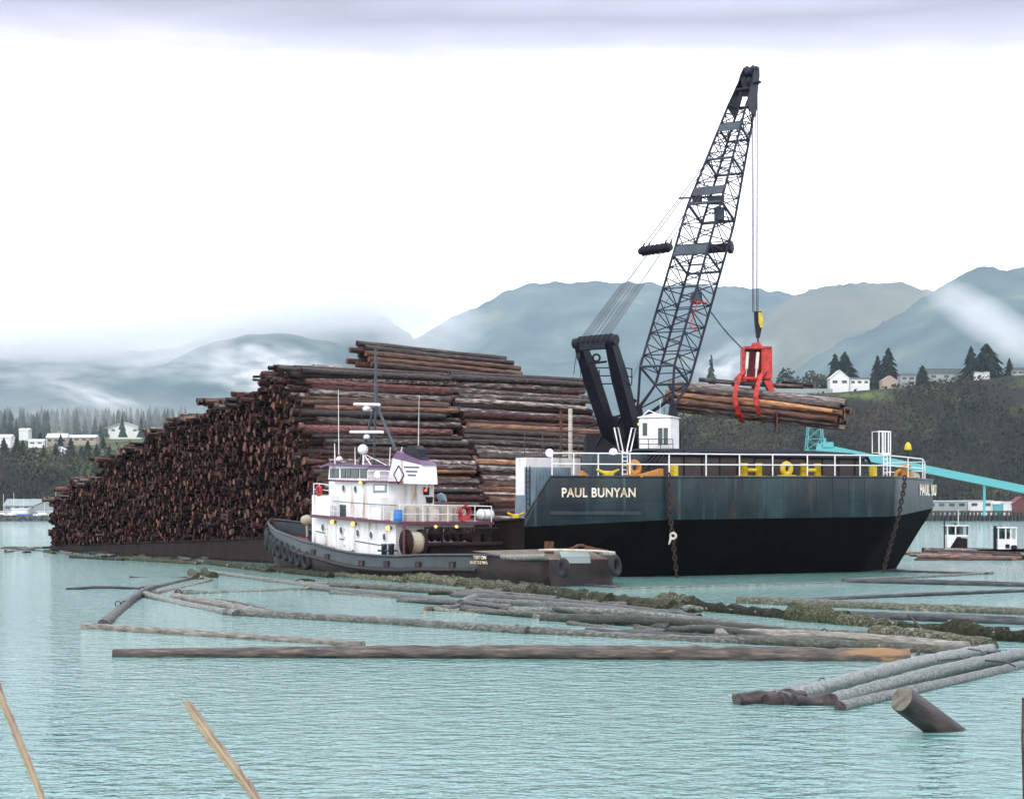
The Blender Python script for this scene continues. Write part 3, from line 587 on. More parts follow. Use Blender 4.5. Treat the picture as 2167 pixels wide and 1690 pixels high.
# teal conveyor
def conveyor():
    Y = 640
    root = thing('teal_conveyor', 'long teal covered conveyor sloping down along the shore', 'conveyor', at(2085, 1085, Y)); g = MB(); s = MB()
    a, b = at(1730, 945, Y), at(2300, 1062, Y); d = (b-a).normalized(); n = Vector((-d.z, 0, d.x)); hw = 16/F*Y/2
    g.prism([a+n*hw, b+n*hw, b-n*hw, a-n*hw], (0, 2.4, 0)); g.build('gallery', M['teal'], root)
    for px, yb in ((2085, 1092), (2260, 1092)):
        s = MB(); q = at(px, 1085, Y); u = (q.x-a.x)/(b.x-a.x); zt = a.z+(b.z-a.z)*u
        s.box((q.x, Y+1.2, (zt-1+q.z-1)/2), (.7, .7, zt-q.z)); s.build('support_leg', M['teal'], root)
    hd = MB(); hd.box(a+Vector((3.5, 1.2, .6)), (4, 2.8, 2.0), bev=.2); hd.box(a+Vector((2.6, 1.2, 2.2)), (.9, .9, 1.8), bev=.2); hd.build('head_housing', M['teal'], root)
    tw = thing('lattice_tower', 'teal lattice tower standing under the hanging logs', 'tower', at(1725, 1085, Y)); m = MB(); zb, zt = 1.5, EYE+(HY-880)/F*Y
    def corner(sx, sy, z):
        u = (z-zb)/(zt-zb); w = 4.6*(1-u)+2.0*u; return Vector((at(1727, 0, Y).x+sx*w, Y+3+sy*w, z))
    lev = [zb+(zt-zb)*k/9 for k in range(10)]
    for sx, sy in ((-1, -1), (1, -1), (1, 1), (-1, 1)): m.bar(corner(sx, sy, zb), corner(sx, sy, zt), .13, 6)
    cs = ((-1, -1), (1, -1), (1, 1), (-1, 1))
    for k in range(9):
        for i in range(4):
            p, q = cs[i], cs[(i+1) % 4]; m.bar(corner(*p, lev[k]), corner(*q, lev[k+1]), .07, 5); m.bar(corner(*q, lev[k]), corner(*p, lev[k+1]), .07, 5); m.bar(corner(*p, lev[k+1]), corner(*q, lev[k+1]), .07, 5)
    m.build('lattice_frame', M['teal'], tw)
    cp = MB(); cp.box((at(1727, 0, Y).x, Y+3, zt+.3), (3.4, 3.4, .6)); cp.build('top_platform', M['teal'], tw)
conveyor()
# ================================================================== BARGE
BF = Frame((.58, 87.6, 0), 31)
S_, A_, B_, C_ = Vector((0, 0, 0)), Vector((5.44, -3.53, 0)), Vector((19.5, -3.53, 0)), Vector((25.5, 0, 0))
BL = 72.0; FD = 4.62           # barge length aft of the shoulder, forecastle deck height
def deck_z(t): return 2.75-1.35*min(t/34, 1)-max(t-34, 0)/38*.95
barge = thing('log_barge', 'huge dark log barge with raked bow carrying the log stack and crane', 'barge', BF.o, BF.deg)
def bw(*p): return BF.w(*p)
def barge_hull():
    mb = MB(); n = 12
    # side stations: port and starboard from shoulder to stern
    def side(x, xin):
        rows = []
        for i in range(n+1):
            t = BL*i/n; rows.append([(xin, t, -1.2), (x, t, .15), (x, t, deck_z(t))])
        return rows
    P = side(0, .5); Q = side(25.5, 25.0); Q[0] = [(24.9, 4.2, -1.2), (25.2, 4.2, .1), (25.5, 4.2, deck_z(4))]; vs = []; fs = []; mi = []
    def strip(rows, flip):
        b = len(vs)
        for r_ in rows: vs.extend(r_)
        for i in range(len(rows)-1):
            for j in range(2):
                f = (b+i*3+j, b+i*3+j+1, b+(i+1)*3+j+1, b+(i+1)*3+j); fs.append(f if flip else tuple(reversed(f))); mi.append(1)
    strip(P, False); strip(Q, True)
    b = len(vs); vs.extend(P[-1]+Q[-1]); fs.append((b+0, b+3, b+4, b+1)); mi.append(1); fs.append((b+1, b+4, b+5, b+2)); mi.append(1)
    # main deck
    b = len(vs)
    for i in range(n+1): vs.extend([P[i][2], Q[i][2]])
    for i in range(n): fs.append((b+2*i, b+2*i+1, b+2*i+3, b+2*i+2)); mi.append(1)
    mb.add(vs, []); 
    for f, m_ in zip(fs, mi): mb.f.append(list(f)); mb.m.append(m_); mb.s.append(False)
    # bow: knuckle line and raked bottom
    top = [Vector((1.0, -.65, FD+.06)), A_+Vector((0, 0, FD+.02)), B_+Vector((0, 0, FD+.16)), C_+Vector((0, 0, FD+.1))]
    kn = [Vector((0, 0, 2.35)), A_+Vector((0, 0, 2.68)), B_+Vector((0, 0, 2.82)), C_+Vector((0, 0, 3.25))]
    wl = [Vector((0, .6, -.3)), A_+Vector((.6, 2.0, -.3)), B_+Vector((-.1, 2.6, -.3)), C_+Vector((-.2, 2.9, -.3))]
    # plating, split into a few columns so the corners are softly rounded
    def expand(L, rd):
        o = [L[0]]
        for i in (1, 2):
            a = L[i]; pa = (L[i-1]-a).normalized(); pb = (L[i+1]-a).normalized()
            for k in range(7):
                u = k/6; p0 = a+pa*rd; p2 = a+pb*rd; o.append((p0*(1-u)**2+a*2*u*(1-u)+p2*u*u))
        o.append(L[3]); return o
    T, K, Wl = expand(top, .9), expand(kn, .9), expand(wl, .7); m_ = len(T); b = len(mb.v)
    mb.v += T+K+Wl
    for i in range(m_-1):
        mb.f.append([b+i+1, b+i, b+m_+i, b+m_+i+1]); mb.m.append(0); mb.s.append(True)
        mb.f.append([b+m_+i+1, b+m_+i, b+2*m_+i, b+2*m_+i+1]); mb.m.append(2); mb.s.append(False)
    # sloping break of the forecastle and shoulder
    mb.add([top[0], (0, 0, 2.75), kn[0], ], [(0, 1, 2)], 0)
    mb.add([kn[0], (0, .02, 2.75), (0, 3, 2.7), (0, 3, .2), wl[0]], [(0, 4, 3, 2, 1)], 1)
    mb.add([kn[3], (25.5, 4.2, deck_z(4)), (25.2, 4.2, .1), wl[3]], [(0, 1, 2, 3)], 2); mb.add([top[3], (25.2, 5.0, FD), (25.5, 4.2, deck_z(4)), kn[3]], [(0, 1, 2, 3)], 0)
    # forecastle deck and its aft bulkhead
    d = [p-Vector((0, 0, .12)) for p in T]
    aft = [Vector((25.2, 5.0, FD)), Vector((3.5, 5.0, FD)), Vector((3.3, .3, FD))]
    mb.add(d+aft, [tuple(range(len(d)+3))], 1)
    mb.add([(3.5, 5.0, FD), (25.2, 5.0, FD), (25.2, 5.0, 2.2), (3.5, 5.0, 2.2)], [(0, 1, 2, 3)], 1)
    mb.add([(3.5, 5.0, FD), (3.5, 5.0, 2.2), (3.3, .3, 2.2), (3.3, .3, FD)], [(0, 1, 2, 3)], 1); mb.add([(3.3, .3, FD), (3.3, .3, 2.2), (1.05, -.6, 2.2), (1.05, -.6, FD)], [(0, 1, 2, 3)], 1)
    mb.v = [BF.M @ v for v in mb.v]
    mb.build('hull', [M['hull_teal'], M['hull_brown'], M['hull_black']], barge)
    # rub rail / toe rail along the top edge
    tr = MB(); tr.tube([bw(*(p+Vector((0, 0, .02)))) for p in T], .06, 6); tr.tube([bw(*top[0]), bw(0, .0, 2.8)], .06, 6); tr.build('toe_rail', M['hull_teal'], barge)
    rr = MB(); rr.tube([bw(0-.03, .3+i*6, deck_z(.3+i*6)-.02) for i in range(12)], .07, 6); rr.build('gunwale', M['hull_brown'], barge)
    ln = MB(); u = (A_-S_).normalized(); nrm = Vector((u.y, -u.x, 0))
    q0, q1 = S_+u*1.2, A_-u*1.1
    if nrm.y > 0: nrm = -nrm
    ln.box(bw(*((q0+q1)/2+nrm*.05+Vector((0, 0, 3.0)))), ((q1-q0).length, .1, .16), rot=Matrix.Rotation(R(BF.deg)+math.atan2(u.y, u.x), 3, 'Z')); ln.build('rub_strake', M['hull_teal'], barge)
    for i in range(1, 12):   # weld seams of the bow plating
        for (a0, a1, k0, k1) in ((T[7], T[8], K[7], K[8]),):
            u_ = i/12; p = a0+(a1-a0)*u_; q = k0+(k1-k0)*u_; sm_ = MB(); sm_.tube([bw(*(p+Vector((0, -.005, -.1)))), bw(*(q+Vector((0, -.005, .02))))], .014, 4); sm_.build('weld_seam', M['hull_teal'], barge)
    sm_ = MB(); sm_.tube([bw(*((T[i]*.45+K[i]*.55)+Vector((0, -.004, 0)))) for i in range(len(T))], .014, 4); sm_.build('weld_seam', M['hull_teal'], barge)
    return T, K
BT_, BK_ = barge_hull()
def lettering(text, name, parent, origin, xd, zd, size, mat, ext=.012, squeeze=1.0):
    cu = bpy.data.curves.new(name, 'FONT'); cu.body = text; cu.size = size; cu.extrude = ext; cu.offset = size*.012; cu.bevel_depth = size*.012; cu.space_character = 1.08
    to = bpy.data.objects.new(name, cu); COL.objects.link(to); bpy.context.view_layer.update()
    me = bpy.data.meshes.new_from_object(to.evaluated_get(bpy.context.evaluated_depsgraph_get())); bpy.data.objects.remove(to); bpy.data.curves.remove(cu)
    xd, zd = Vector(xd).normalized(), Vector(zd).normalized(); nn = xd.cross(zd)
    mx = Matrix((xd*squeeze, zd, nn)).transposed().to_4x4(); mx = Matrix.Translation(Vector(origin)) @ mx
    me.transform(XF[parent.name].inverted() @ mx); me.materials.clear(); me.materials.append(mat)
    o = bpy.data.objects.new(name, me); COL.objects.link(o); o.parent = parent; XF[o.name] = XF[parent.name]; return o
def plane_pt(px, py, p0, p1):
    """pixel -> point on the vertical plane through barge-local p0,p1 (world result)"""
    a, b = bw(p0.x, p0.y, 0), bw(p1.x, p1.y, 0); n_ = (b-a).cross(Vector((0, 0, 1))); d = ray(px, py); o = Vector((0, 0, EYE)); k = (a-o).dot(n_)/d.dot(n_); return o+d*k
def out_n(p0, p1):
    u = (bw(*p1)-bw(*p0)).normalized(); return u, Vector((u.y, -u.x, 0))
uP, nP = out_n(S_, A_); uC, nC = out_n(B_, C_)
o_ = plane_pt(1188, 1051, S_, A_)+nP*.03
w_ = (plane_pt(1344, 1051, S_, A_)-o_).length
t_ = lettering('PAUL BUNYAN', 'lettering', barge, o_, uP, (0, 0, 1), .58, M['lettering'])
xs = [v.co for v in t_.data.vertices]; wid = max((XF[barge.name] @ v).dot(uP) for v in xs)-min((XF[barge.name] @ v).dot(uP) for v in xs); k_ = w_/wid
for v in t_.data.vertices:
    p = XF[barge.name] @ v.co; q = p-o_; p = o_+uP*(q.dot(uP)*k_)+Vector((0, 0, q.z*1.02))+nP*q.dot(nP); v.co = XF[barge.name].inverted() @ p
o_ = plane_pt(1945, 1047, B_, C_)+nC*.03
lettering('PAUL BU', 'lettering', barge, o_, uC, (0, 0, 1), .80, M['lettering'], squeeze=.92)
lettering('NYAN', 'lettering', barge, bw(25.54, 4.6, 1.2), BF.M.to_3x3() @ Vector((0, 1, 0)), (0, 0, 1), .62, M['lettering'])

# ---- bow railing: one object of posts and rails following the deck edge
def deck_edge(px):
    """point on the forecastle edge whose image column is px"""
    best = None
    for i in range(len(BT_)-1):
        a, b = bw(*BT_[i]), bw(*BT_[i+1]); pa, pb = CX+a.x/a.y*F, CX+b.x/b.y*F
        if min(pa, pb)-.01 <= px <= max(pa, pb)+.01:
            u = (px-pa)/(pb-pa); best = a+(b-a)*u
    return best
INW = (BF.M.to_3x3() @ Vector((0, 1, 0)))
def bow_rail():
    post, rail = MB(), MB()
    pxs = [1172, 1218, 1270, 1337, 1420, 1495, 1563, 1632, 1706, 1766, 1822, 1888, 1925, 1956]
    pts = [deck_edge(p)+INW*.15 for p in pxs]
    def top_h(p): return 1.12 if p > 1300 else 1.05
    for p, q in zip(pxs, pts): po = MB(); po.tube([q, q+Vector((0, 0, 1.1))], .035, 6); po.build('railing_post', M['white_clean'], barge)
    for h in (1.1, .6):
        rail.tube([q+Vector((0, 0, h)) for q in pts], .034, 6)
    # starboard cheek corner
    c = bw(25.2, .3, FD); rail.tube([pts[-1]+Vector((0, 0, 1.1)), c+Vector((0, 0, 1.1)), bw(25.2, 3.5, FD+1.1)], .034, 6); rail.tube([pts[-1]+Vector((0, 0, .6)), c+Vector((0, 0, .6)), bw(25.2, 3.5, FD+.6)], .034, 6)
    post.tube([c, c+Vector((0, 0, 1.1))], .035, 6)
    rail.build('handrail', M['white_clean'], barge); post.build('railing_post', M['white_clean'], barge)
bow_rail()
XD = (BF.M.to_3x3() @ Vector((1, 0, 0)))
def bitt_pair(px0, px1, name='bitt', mat='yellow'):
    a, b = deck_edge(px0)+INW*.5, deck_edge(px1)+INW*.5; m = MB(); r = Matrix.Rotation(R(BF.deg), 3, 'Z')
    for q in (a, b): m.lathe(q, (0, 0, 1), [(.17, 0), (.17, .62), (.19, .63), (.19, .68), (.02, .69)], 14)
    m.tube([a+Vector((0, 0, .36)), b+Vector((0, 0, .36))], .085, 8); c = (a+b)/2; m.box(c+Vector((0, 0, .04)), ((b-a).length+.7, .5, .1), rot=r)
    m.build(name, M[mat], barge)
bitt_pair(1582, 1612); bitt_pair(1708, 1738)
def fairlead(px, mat, sc=1.0):
    q = deck_edge(px)+INW*.45; m = MB(); m.ring(q+Vector((0, 0, .42*sc)), INW, .25*sc, .13*sc, 20, 8); m.box(q+Vector((0, 0, .06)), (.9*sc, .35, .14), rot=Matrix.Rotation(R(BF.deg), 3, 'Z')); m.build('fairlead', M[mat], barge)
fairlead(1670, 'yellow'); fairlead(1354, 'orange', 1.05)
def post(px, mat='yellow', h=.62, w=.3):
    q = deck_edge(px)+INW*.5; m = MB(); m.box(q+Vector((0, 0, h/2)), (w, w, h), rot=Matrix.Rotation(R(BF.deg), 3, 'Z'), bev=.03); m.build('bollard', M[mat], barge)
post(1440); post(1862)
def cleat(px):
    q = deck_edge(px)+INW*.4; m = MB(); m.box(q+Vector((0, 0, .1)), (.5, .25, .2), rot=Matrix.Rotation(R(BF.deg), 3, 'Z'))
    m.tube([q-XD*.62+Vector((0, 0, .36)), q-XD*.25+Vector((0, 0, .2)), q+XD*.25+Vector((0, 0, .2)), q+XD*.62+Vector((0, 0, .36))], [.05, .1, .1, .05], 8); m.build('cleat', M['yellow'], barge)
cleat(1297); 
def wedge(px, mat='orange'):
    q = deck_edge(px)+INW*.4; m = MB(); m.prism([q-XD*.22, q+XD*.3, q-XD*.15+Vector((0, 0, .3))], INW*.3); m.build('chain_guide', M[mat], barge)
wedge(1250)
def ramp_chock(px):
    q = deck_edge(px)+INW*.35; m = MB(); m.prism([q-XD*.9, q+XD*.35, q+XD*.35+Vector((0, 0, .42)), q-XD*.9+Vector((0, 0, .12))], INW*.4); m.build('chain_chock', M['orange'], barge)
ramp_chock(1400)
def roller_chock():
    q = deck_edge(1925)+INW*.5; m = MB()
    m.tube([q-XD*.55, q-XD*.5+Vector((0, 0, .3)), q-XD*.2+Vector((0, 0, .45))], .1, 8); m.lathe(q+Vector((0, 0, .0)), (0, 0, 1), [(.2, 0), (.16, .1), (.16, .55), (.22, .62), (.22, .7), (.02, .72)], 14)
    m.box(q+XD*.3+Vector((0, 0, .2)), (.4, .3, .4), bev=.05); m.ring(q+XD*.1+Vector((0, 0, .66)), (0, 0, 1), .28, .06); m.build('roller_chock', M['orange'], barge)
    m = MB(); c = q+XD*.62
    for k in range(4): m.ring(c+Vector((.03*k, 0, .08+.07*k)), (0.1*k, 0, 1), .36-.04*k, .045, 18, 6)
    m.build('mooring_line', M['rope'], barge)
roller_chock()
# ---- tub-like bulkhead behind the rail with hose bundles over its rounded ends
def bulkhead():
    x0, x1, y0, y1 = 6.3, 19.3, -2.2, 3.6; zt = 5.74; m = MB(); rm = MB(); h = MB()
    def loop(z, g=0):
        o = []; r = 1.2
        for cx, cy, a0 in ((x1-r, y0+r, -90), (x1-r, y1-r, 0), (x0+r, y1-r, 90), (x0+r, y0+r, 180)):
            for k in range(7):
                a = R(a0+15*k); o.append(bw(cx+(r+g)*math.cos(a), cy+(r+g)*math.sin(a), z))
        return o
    a, b = loop(FD-.15), loop(zt); n = len(a)
    m.add(a+b, [(i, (i+1) % n, n+(i+1) % n, n+i) for i in range(n)]+[tuple(range(n, 2*n))], 0, False)
    m.build('winch_house', M['brown_wall'], barge)
    for i in range(11): seams = MB(); p = bw(x0+1.2+i*1.06, y0-.02, 0); seams.box(Vector((p.x, p.y, FD+.65)), (.06, .05, 1.35), rot=Matrix.Rotation(R(BF.deg), 3, 'Z')); seams.build('stiffener', M['hull_brown'], barge)
    rl = loop(zt+.02, .06); rm.tube(rl+[rl[0]], .1, 8); rm.build('rim', M['black'], barge)
    for k in range(4):
        z = zt+.16+.045*k; y = y0+.15+k*.16
        h.tube([bw(x0-.35-.25*k, y, FD+.2), bw(x0-.1-.18*k, y, FD+.75), bw(x0+.25-.1*k, y, FD+1.25), bw(x0+.8, y, z-.06), bw(x0+3, y, z+.03), bw((x0+x1)/2, y, z), bw(x1-3, y, z+.02), bw(x1-.9, y, z-.05), bw(x1-.2+.1*k, y, FD+1.2), bw(x1+.12+.18*k, y, FD+.7), bw(x1-.15+.2*k, y, FD+.15)], .055, 6)
    h.build('hydraulic_hoses', M['black'], barge)
bulkhead()
# ---- port deck houses
rotB = Matrix.Rotation(R(BF.deg), 3, 'Z')
def lbox(name, x0, x1, y0, y1, z0, z1, mat, bev=.0, parent=None):
    m = MB(); m.box(bw((x0+x1)/2, (y0+y1)/2, (z0+z1)/2), (x1-x0, y1-y0, z1-z0), rot=rotB, bev=bev); return m.build(name, M[mat], parent or barge)
wh = lbox('deckhouse', 3.75, 7.0, 6.0, 7.0, 2.5, 5.78, 'white')
lbox('skirt_panel', 3.73, 7.02, 5.97, 7.03, 2.5, 3.9, 'grey', parent=wh)
bh = lbox('machinery_house', 3.0, 6.25, -1.1, -.25, FD-.1, 5.75, 'grey_dark')
cont = thing('shipping_container', 'grey corrugated container beside the slope of the barge bow', 'container', bw(1.75, 1.9, 2.72), BF.deg)
def container():
    m = MB(); m.box(bw(1.9, 1.0, 3.95), (2.1, .8, 2.4), rot=rotB)
    m.build('body', M['grey'], cont); c = MB()
    for i in range(12): c.box(bw(.94+i*.175, .585, 3.95), (.08, .06, 2.2), rot=rotB)
    for i in range(4): c.box(bw(.845, .7+i*.2, 3.95), (.05, .09, 2.2), rot=rotB)
    c.build('corrugations', M['grey'], cont)
    l = MB()
    for dx in (0, .3): l.tube([bw(.74, .75+dx, 2.75), bw(.74, .75+dx, 5.2)], .025, 5)
    for k in range(9): l.tube([bw(.74, .75, 2.9+.26*k), bw(.74, 1.05, 2.9+.26*k)], .02, 5)
    l.build('ladder', M['black'], cont)
container()
# ---- white ladder cages
def ladder_hoop(px, wpx, ytop, ybase, lean, name='boarding_ladder'):
    q = deck_edge(px)+INW*.25; s = q.y/F; root_lbl = None; m = MB(); up = EYE+(HY-955)*s-q.z
    for dx in (-.14, .14): m.tube([q+XD*dx, q+XD*dx+Vector((0, 0, up))], .03, 6)
    for k in range(6): m.tube([q-XD*.14+Vector((0, 0, .15+k*.2)), q+XD*.14+Vector((0, 0, .15+k*.2))], .025, 6)
    z1 = EYE+(HY-ytop)*s-q.z
    for sg in (-1, 1):
        a = q+XD*(sg*.10)+Vector((0, 0, up)); b = q+XD*(sg*(.10+lean))+Vector((0, 0, z1)); w = XD*.22*sg
        m.tube([a, b, b+w, a+w, a], .035, 6)
    m.build(name, M['white_clean'], barge)
ladder_hoop(1329, 18, 905, 1010, .28)
def cage():
    q = deck_edge(1888)+INW*.5; s = q.y/F; m = MB(); z0 = EYE+(HY-958)*s-q.z; z1 = EYE+(HY-913)*s-q.z
    for dx in (-.12, .12): m.tube([q+XD*dx, q+XD*dx+Vector((0, 0, z0))], .035, 6)
    for k in range(5): m.tube([q-XD*.12+Vector((0, 0, .2+k*.24)), q+XD*.12+Vector((0, 0, .2+k*.24))], .022, 5)
    cx = [-.42, -.2, 0, .2, .34]
    for x in cx: m.tube([q+XD*x+Vector((0, 0, z0-.05)), q+XD*x+Vector((0, 0, z1))], .035, 6)
    for z in (z0-.05, z1): m.tube([q+XD*cx[0]+Vector((0, 0, z)), q+XD*cx[-1]+Vector((0, 0, z))], .04, 6)
    for x in (cx[0], cx[-1]):
        m.tube([q+XD*x+Vector((0, 0, z1)), q+XD*x+INW*.5+Vector((0, 0, z1)), q+XD*x+INW*.5+Vector((0, 0, z0)), q+XD*x+Vector((0, 0, z0))], .03, 6)
    m.build('ladder_cage', M['white_clean'], barge)
cage()
def nav_lamp():
    q = deck_edge(1932)+INW*.4; s = q.y/F; z = EYE+(HY-945)*s-q.z; m = MB(); m.tube([q, q+Vector((0, 0, z-.15))], .04, 6); m.build('lamp_post', M['black'], barge)
    b = MB(); b.lathe(q+Vector((0, 0, z-.18)), (0, 0, 1), [(.19, 0), (.2, .08), (.15, .28), (.06, .40), (.02, .42)], 12); b.build('deck_lamp', M['yellow'], barge)
nav_lamp()
def floodlight(px, py, t, lab):
    p = BF.hit(px, py, 1, t); q = bw(*p); m = MB(); base_z = FD if t < 5 else deck_z(t)
    root = thing('floodlight', lab, 'floodlight', Vector((q.x, q.y, 5.78)))
    m.tube([Vector((q.x, q.y+.1, 5.7)), Vector((q.x, q.y+.1, q.z))], .035, 6); m.build('bracket', M['black'], root)
    h = MB(); f = -ray(px, py).normalized(); h.lathe(q-f*.22, f, [(.1, 0), (.2, .06), (.25, .2), (.24, .21)], 16); h.build('housing', M['black'], root)
    l = MB(); l.lathe(q-f*.0, f, [(.21, 0), (.19, .04), (.12, .07), (.01, .09)], 16); ln_ = l.build('lens', M['lamp_blue'], root); l = MB(); l.ball(q+f*.09, .11, 12); l.build('bulb', M['lamp_core'], ln_)
floodlight(1163, 958, 6.2, 'lit blue-white floodlight on the white deckhouse of the barge')
floodlight(1298, 957, 2.0, 'lit blue-white floodlight left of the white ladder hoops')
def fore_posts():
    for px, y0, lab in ((1207, 864, 'taller'), (1187, 868, 'shorter')):
        p = BF.hit(px, 960, 1, 9.0); q = bw(*p); z = EYE+(HY-y0)*q.y/F; m = MB(); m.tube([Vector((q.x, q.y, 2.5)), Vector((q.x, q.y, z))], .11 if px > 1200 else .07, 8); m.build('samson_post', M['cream'] if px > 1200 else M['rust'], barge)
    # thin aft handrail behind the houses
    m = MB()
    for px in range(1110, 1340, 38):
        q = bw(*BF.hit(px, 960, 1, 7.5)); m.tube([Vector((q.x, q.y, 5.7)), Vector((q.x, q.y, EYE+(HY-912)*q.y/F))], .03, 5)
    for yy in (912, 936):
        a, b = bw(*BF.hit(1110, yy, 1, 7.5)), bw(*BF.hit(1330, yy, 1, 7.5)); m.tube([a, b], .022, 5)
    m.build('aft_handrail', M['cable'], barge)
fore_posts()
for px in (1005,):   # small yellow cleat on the low port deck edge
    m = MB(); q = bw(.25, 1.2, deck_z(1.2)); m.box(q+Vector((0, 0, .1)), (.3, .25, .2)); m.tube([q+Vector((-.4, 0, .3)), q+Vector((-.15, 0, .2)), q+Vector((.15, 0, .2)), q+Vector((.4, 0, .3))], .06, 6); m.build('cleat', M['yellow'], barge)
# ---- anchor chains
def chain(name, label, pts, r=.075, link=.30, debris=None):
    m = MB(); pts = [Vector(p) for p in pts]; d = 0; k = 0
    for a, b in zip(pts, pts[1:]):
        n_ = max(1, int((b-a).length/(link*.72))); u = (b-a).normalized()
        for i in range(n_):
            c = a+(b-a)*((i+.5)/n_); side = Vector((0, 1, 0)) if k % 2 else u.cross(Vector((0, 1, 0))).normalized()
            other = u.cross(side).normalized(); loop = []
            for j in range(10):
                q = 2*math.pi*j/10; loop.append(c+u*math.cos(q)*link*.5+side*math.sin(q)*link*.3)
            m.tube(loop+[loop[0]], r*.62, 5, cap=False); k += 1
    o = m.build(name, M['chain']); tag(o, label, 'chain')
    return o
q = deck_edge(1411)+nP*.18-INW*.1
c1 = [q+Vector((0, 0, .25)), q+Vector((0, 0, -.1)), q+Vector((.05, 0, -1.2)), q+Vector((.16, 0, -2.4)), q+Vector((.3, .1, -3.6)), q+Vector((.42, .2, -4.75))]
chain('anchor_chain', 'rusty anchor chain hanging down the port corner of the barge bow', c1, .08, .27)
def snag():
    m = MB(); p = c1[3]+Vector((.05, -.2, -.3)); m.ring(p, (0.3, 1, .2), .13, .06, 14, 6); m.tube([p+Vector((-.1, 0, -.1)), p+Vector((-.2, 0, -.4))], [.07, .03], 6); tag(m.build('shackle', M['cream']), 'pale shackle caught on the chain at the port corner of the bow', 'shackle')
snag()
q = deck_edge(1903)+nC*.1-INW*.25
c2 = [q+Vector((0, 0, .1)), q+Vector((-.02, -.1, -.3)), q+Vector((-.35, -.3, -1.9)), q+Vector((-.7, -.2, -3.2)), q+Vector((-1.08, 0, -4.72))]
chain('anchor_chain', 'rusty anchor chain slanting to the water at the starboard corner of the barge bow', c2, .08, .27)

# ================================================================== LOG STACK
SIL = [(88, 1120), (95, 1078), (112, 1066), (135, 1058), (150, 1032), (185, 1022), (225, 1000), (250, 972), (275, 950), (330, 922), (372, 898), (412, 874), (440, 868), (480, 850), (530, 834), (560, 812), (585, 788), (620, 780), (690, 772)]
PROF = sorted([(BF.hit(px, py, 0, .3).y, BF.hit(px, py, 0, .3).z) for px, py in SIL])
def top_z(t): return lerp_list(PROF, t)
STEPS = []
_t = 20.0; _r = random.Random(31)
while _t < BL:
    _w = _r.uniform(1.6, 4.2); STEPS.append((_t, _t+_w, top_z(min(_t+_w*.45, BL))+_r.uniform(-.25, .35))); _t += _w
def top_s(t):
    for a, b, z in STEPS:
        if a <= t < b: return z
    return STEPS[-1][2]
def t_front(z): return 20.8+5.6*max(0, min((z-1.9)/9.2, 1))
ZT = top_z(26.4)
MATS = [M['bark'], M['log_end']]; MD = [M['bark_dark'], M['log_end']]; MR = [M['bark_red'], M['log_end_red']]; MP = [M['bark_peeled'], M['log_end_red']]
BASE = Matrix.Rotation(R(BF.deg), 4, 'Z')
variants = {}
rl = random.Random(101)
def vmesh(kind, k, Ln):
    key = (kind, k, Ln)
    if key not in variants:
        mb = MB(); log_geo(mb, Matrix.Identity(4), Ln, .19, .15, 12, 10, .07, .09, seed=hash(key) % 9999 if False else k*31+int(Ln*10)+len(kind)*7)
        o = mb.build('stack_log', {'b': MATS, 'd': MD, 'r': MR, 'p': MP}[kind]); variants[key] = o; o['_free'] = 1
    return variants[key]
def place_log(kind, k, Ln, loc, label, group, sx=1.0, s=1.0, yaw=0.0, pitch=0.0, roll=0.0, name='stack_log'):
    src = vmesh(kind, k, Ln)
    if src.get('_free'): o = src; del o['_free']
    else: o = src.copy(); COL.objects.link(o)
    o.matrix_world = Matrix.Translation(loc) @ BASE @ Matrix.Rotation(yaw, 4, 'Z') @ Matrix.Rotation(-pitch, 4, 'Y') @ Matrix.Rotation(roll, 4, 'X') @ Matrix.Diagonal((sx, s, s, 1))
    tag(o, label, 'log', group); return o
n_ind = 0
rest = MB()
ORD = ['lowest', 'second lowest', 'third lowest', 'fourth lowest', 'fifth lowest', 'sixth lowest', 'seventh lowest', 'eighth lowest', 'ninth lowest', 'tenth lowest', 'eleventh lowest', 'twelfth lowest', 'thirteenth lowest']
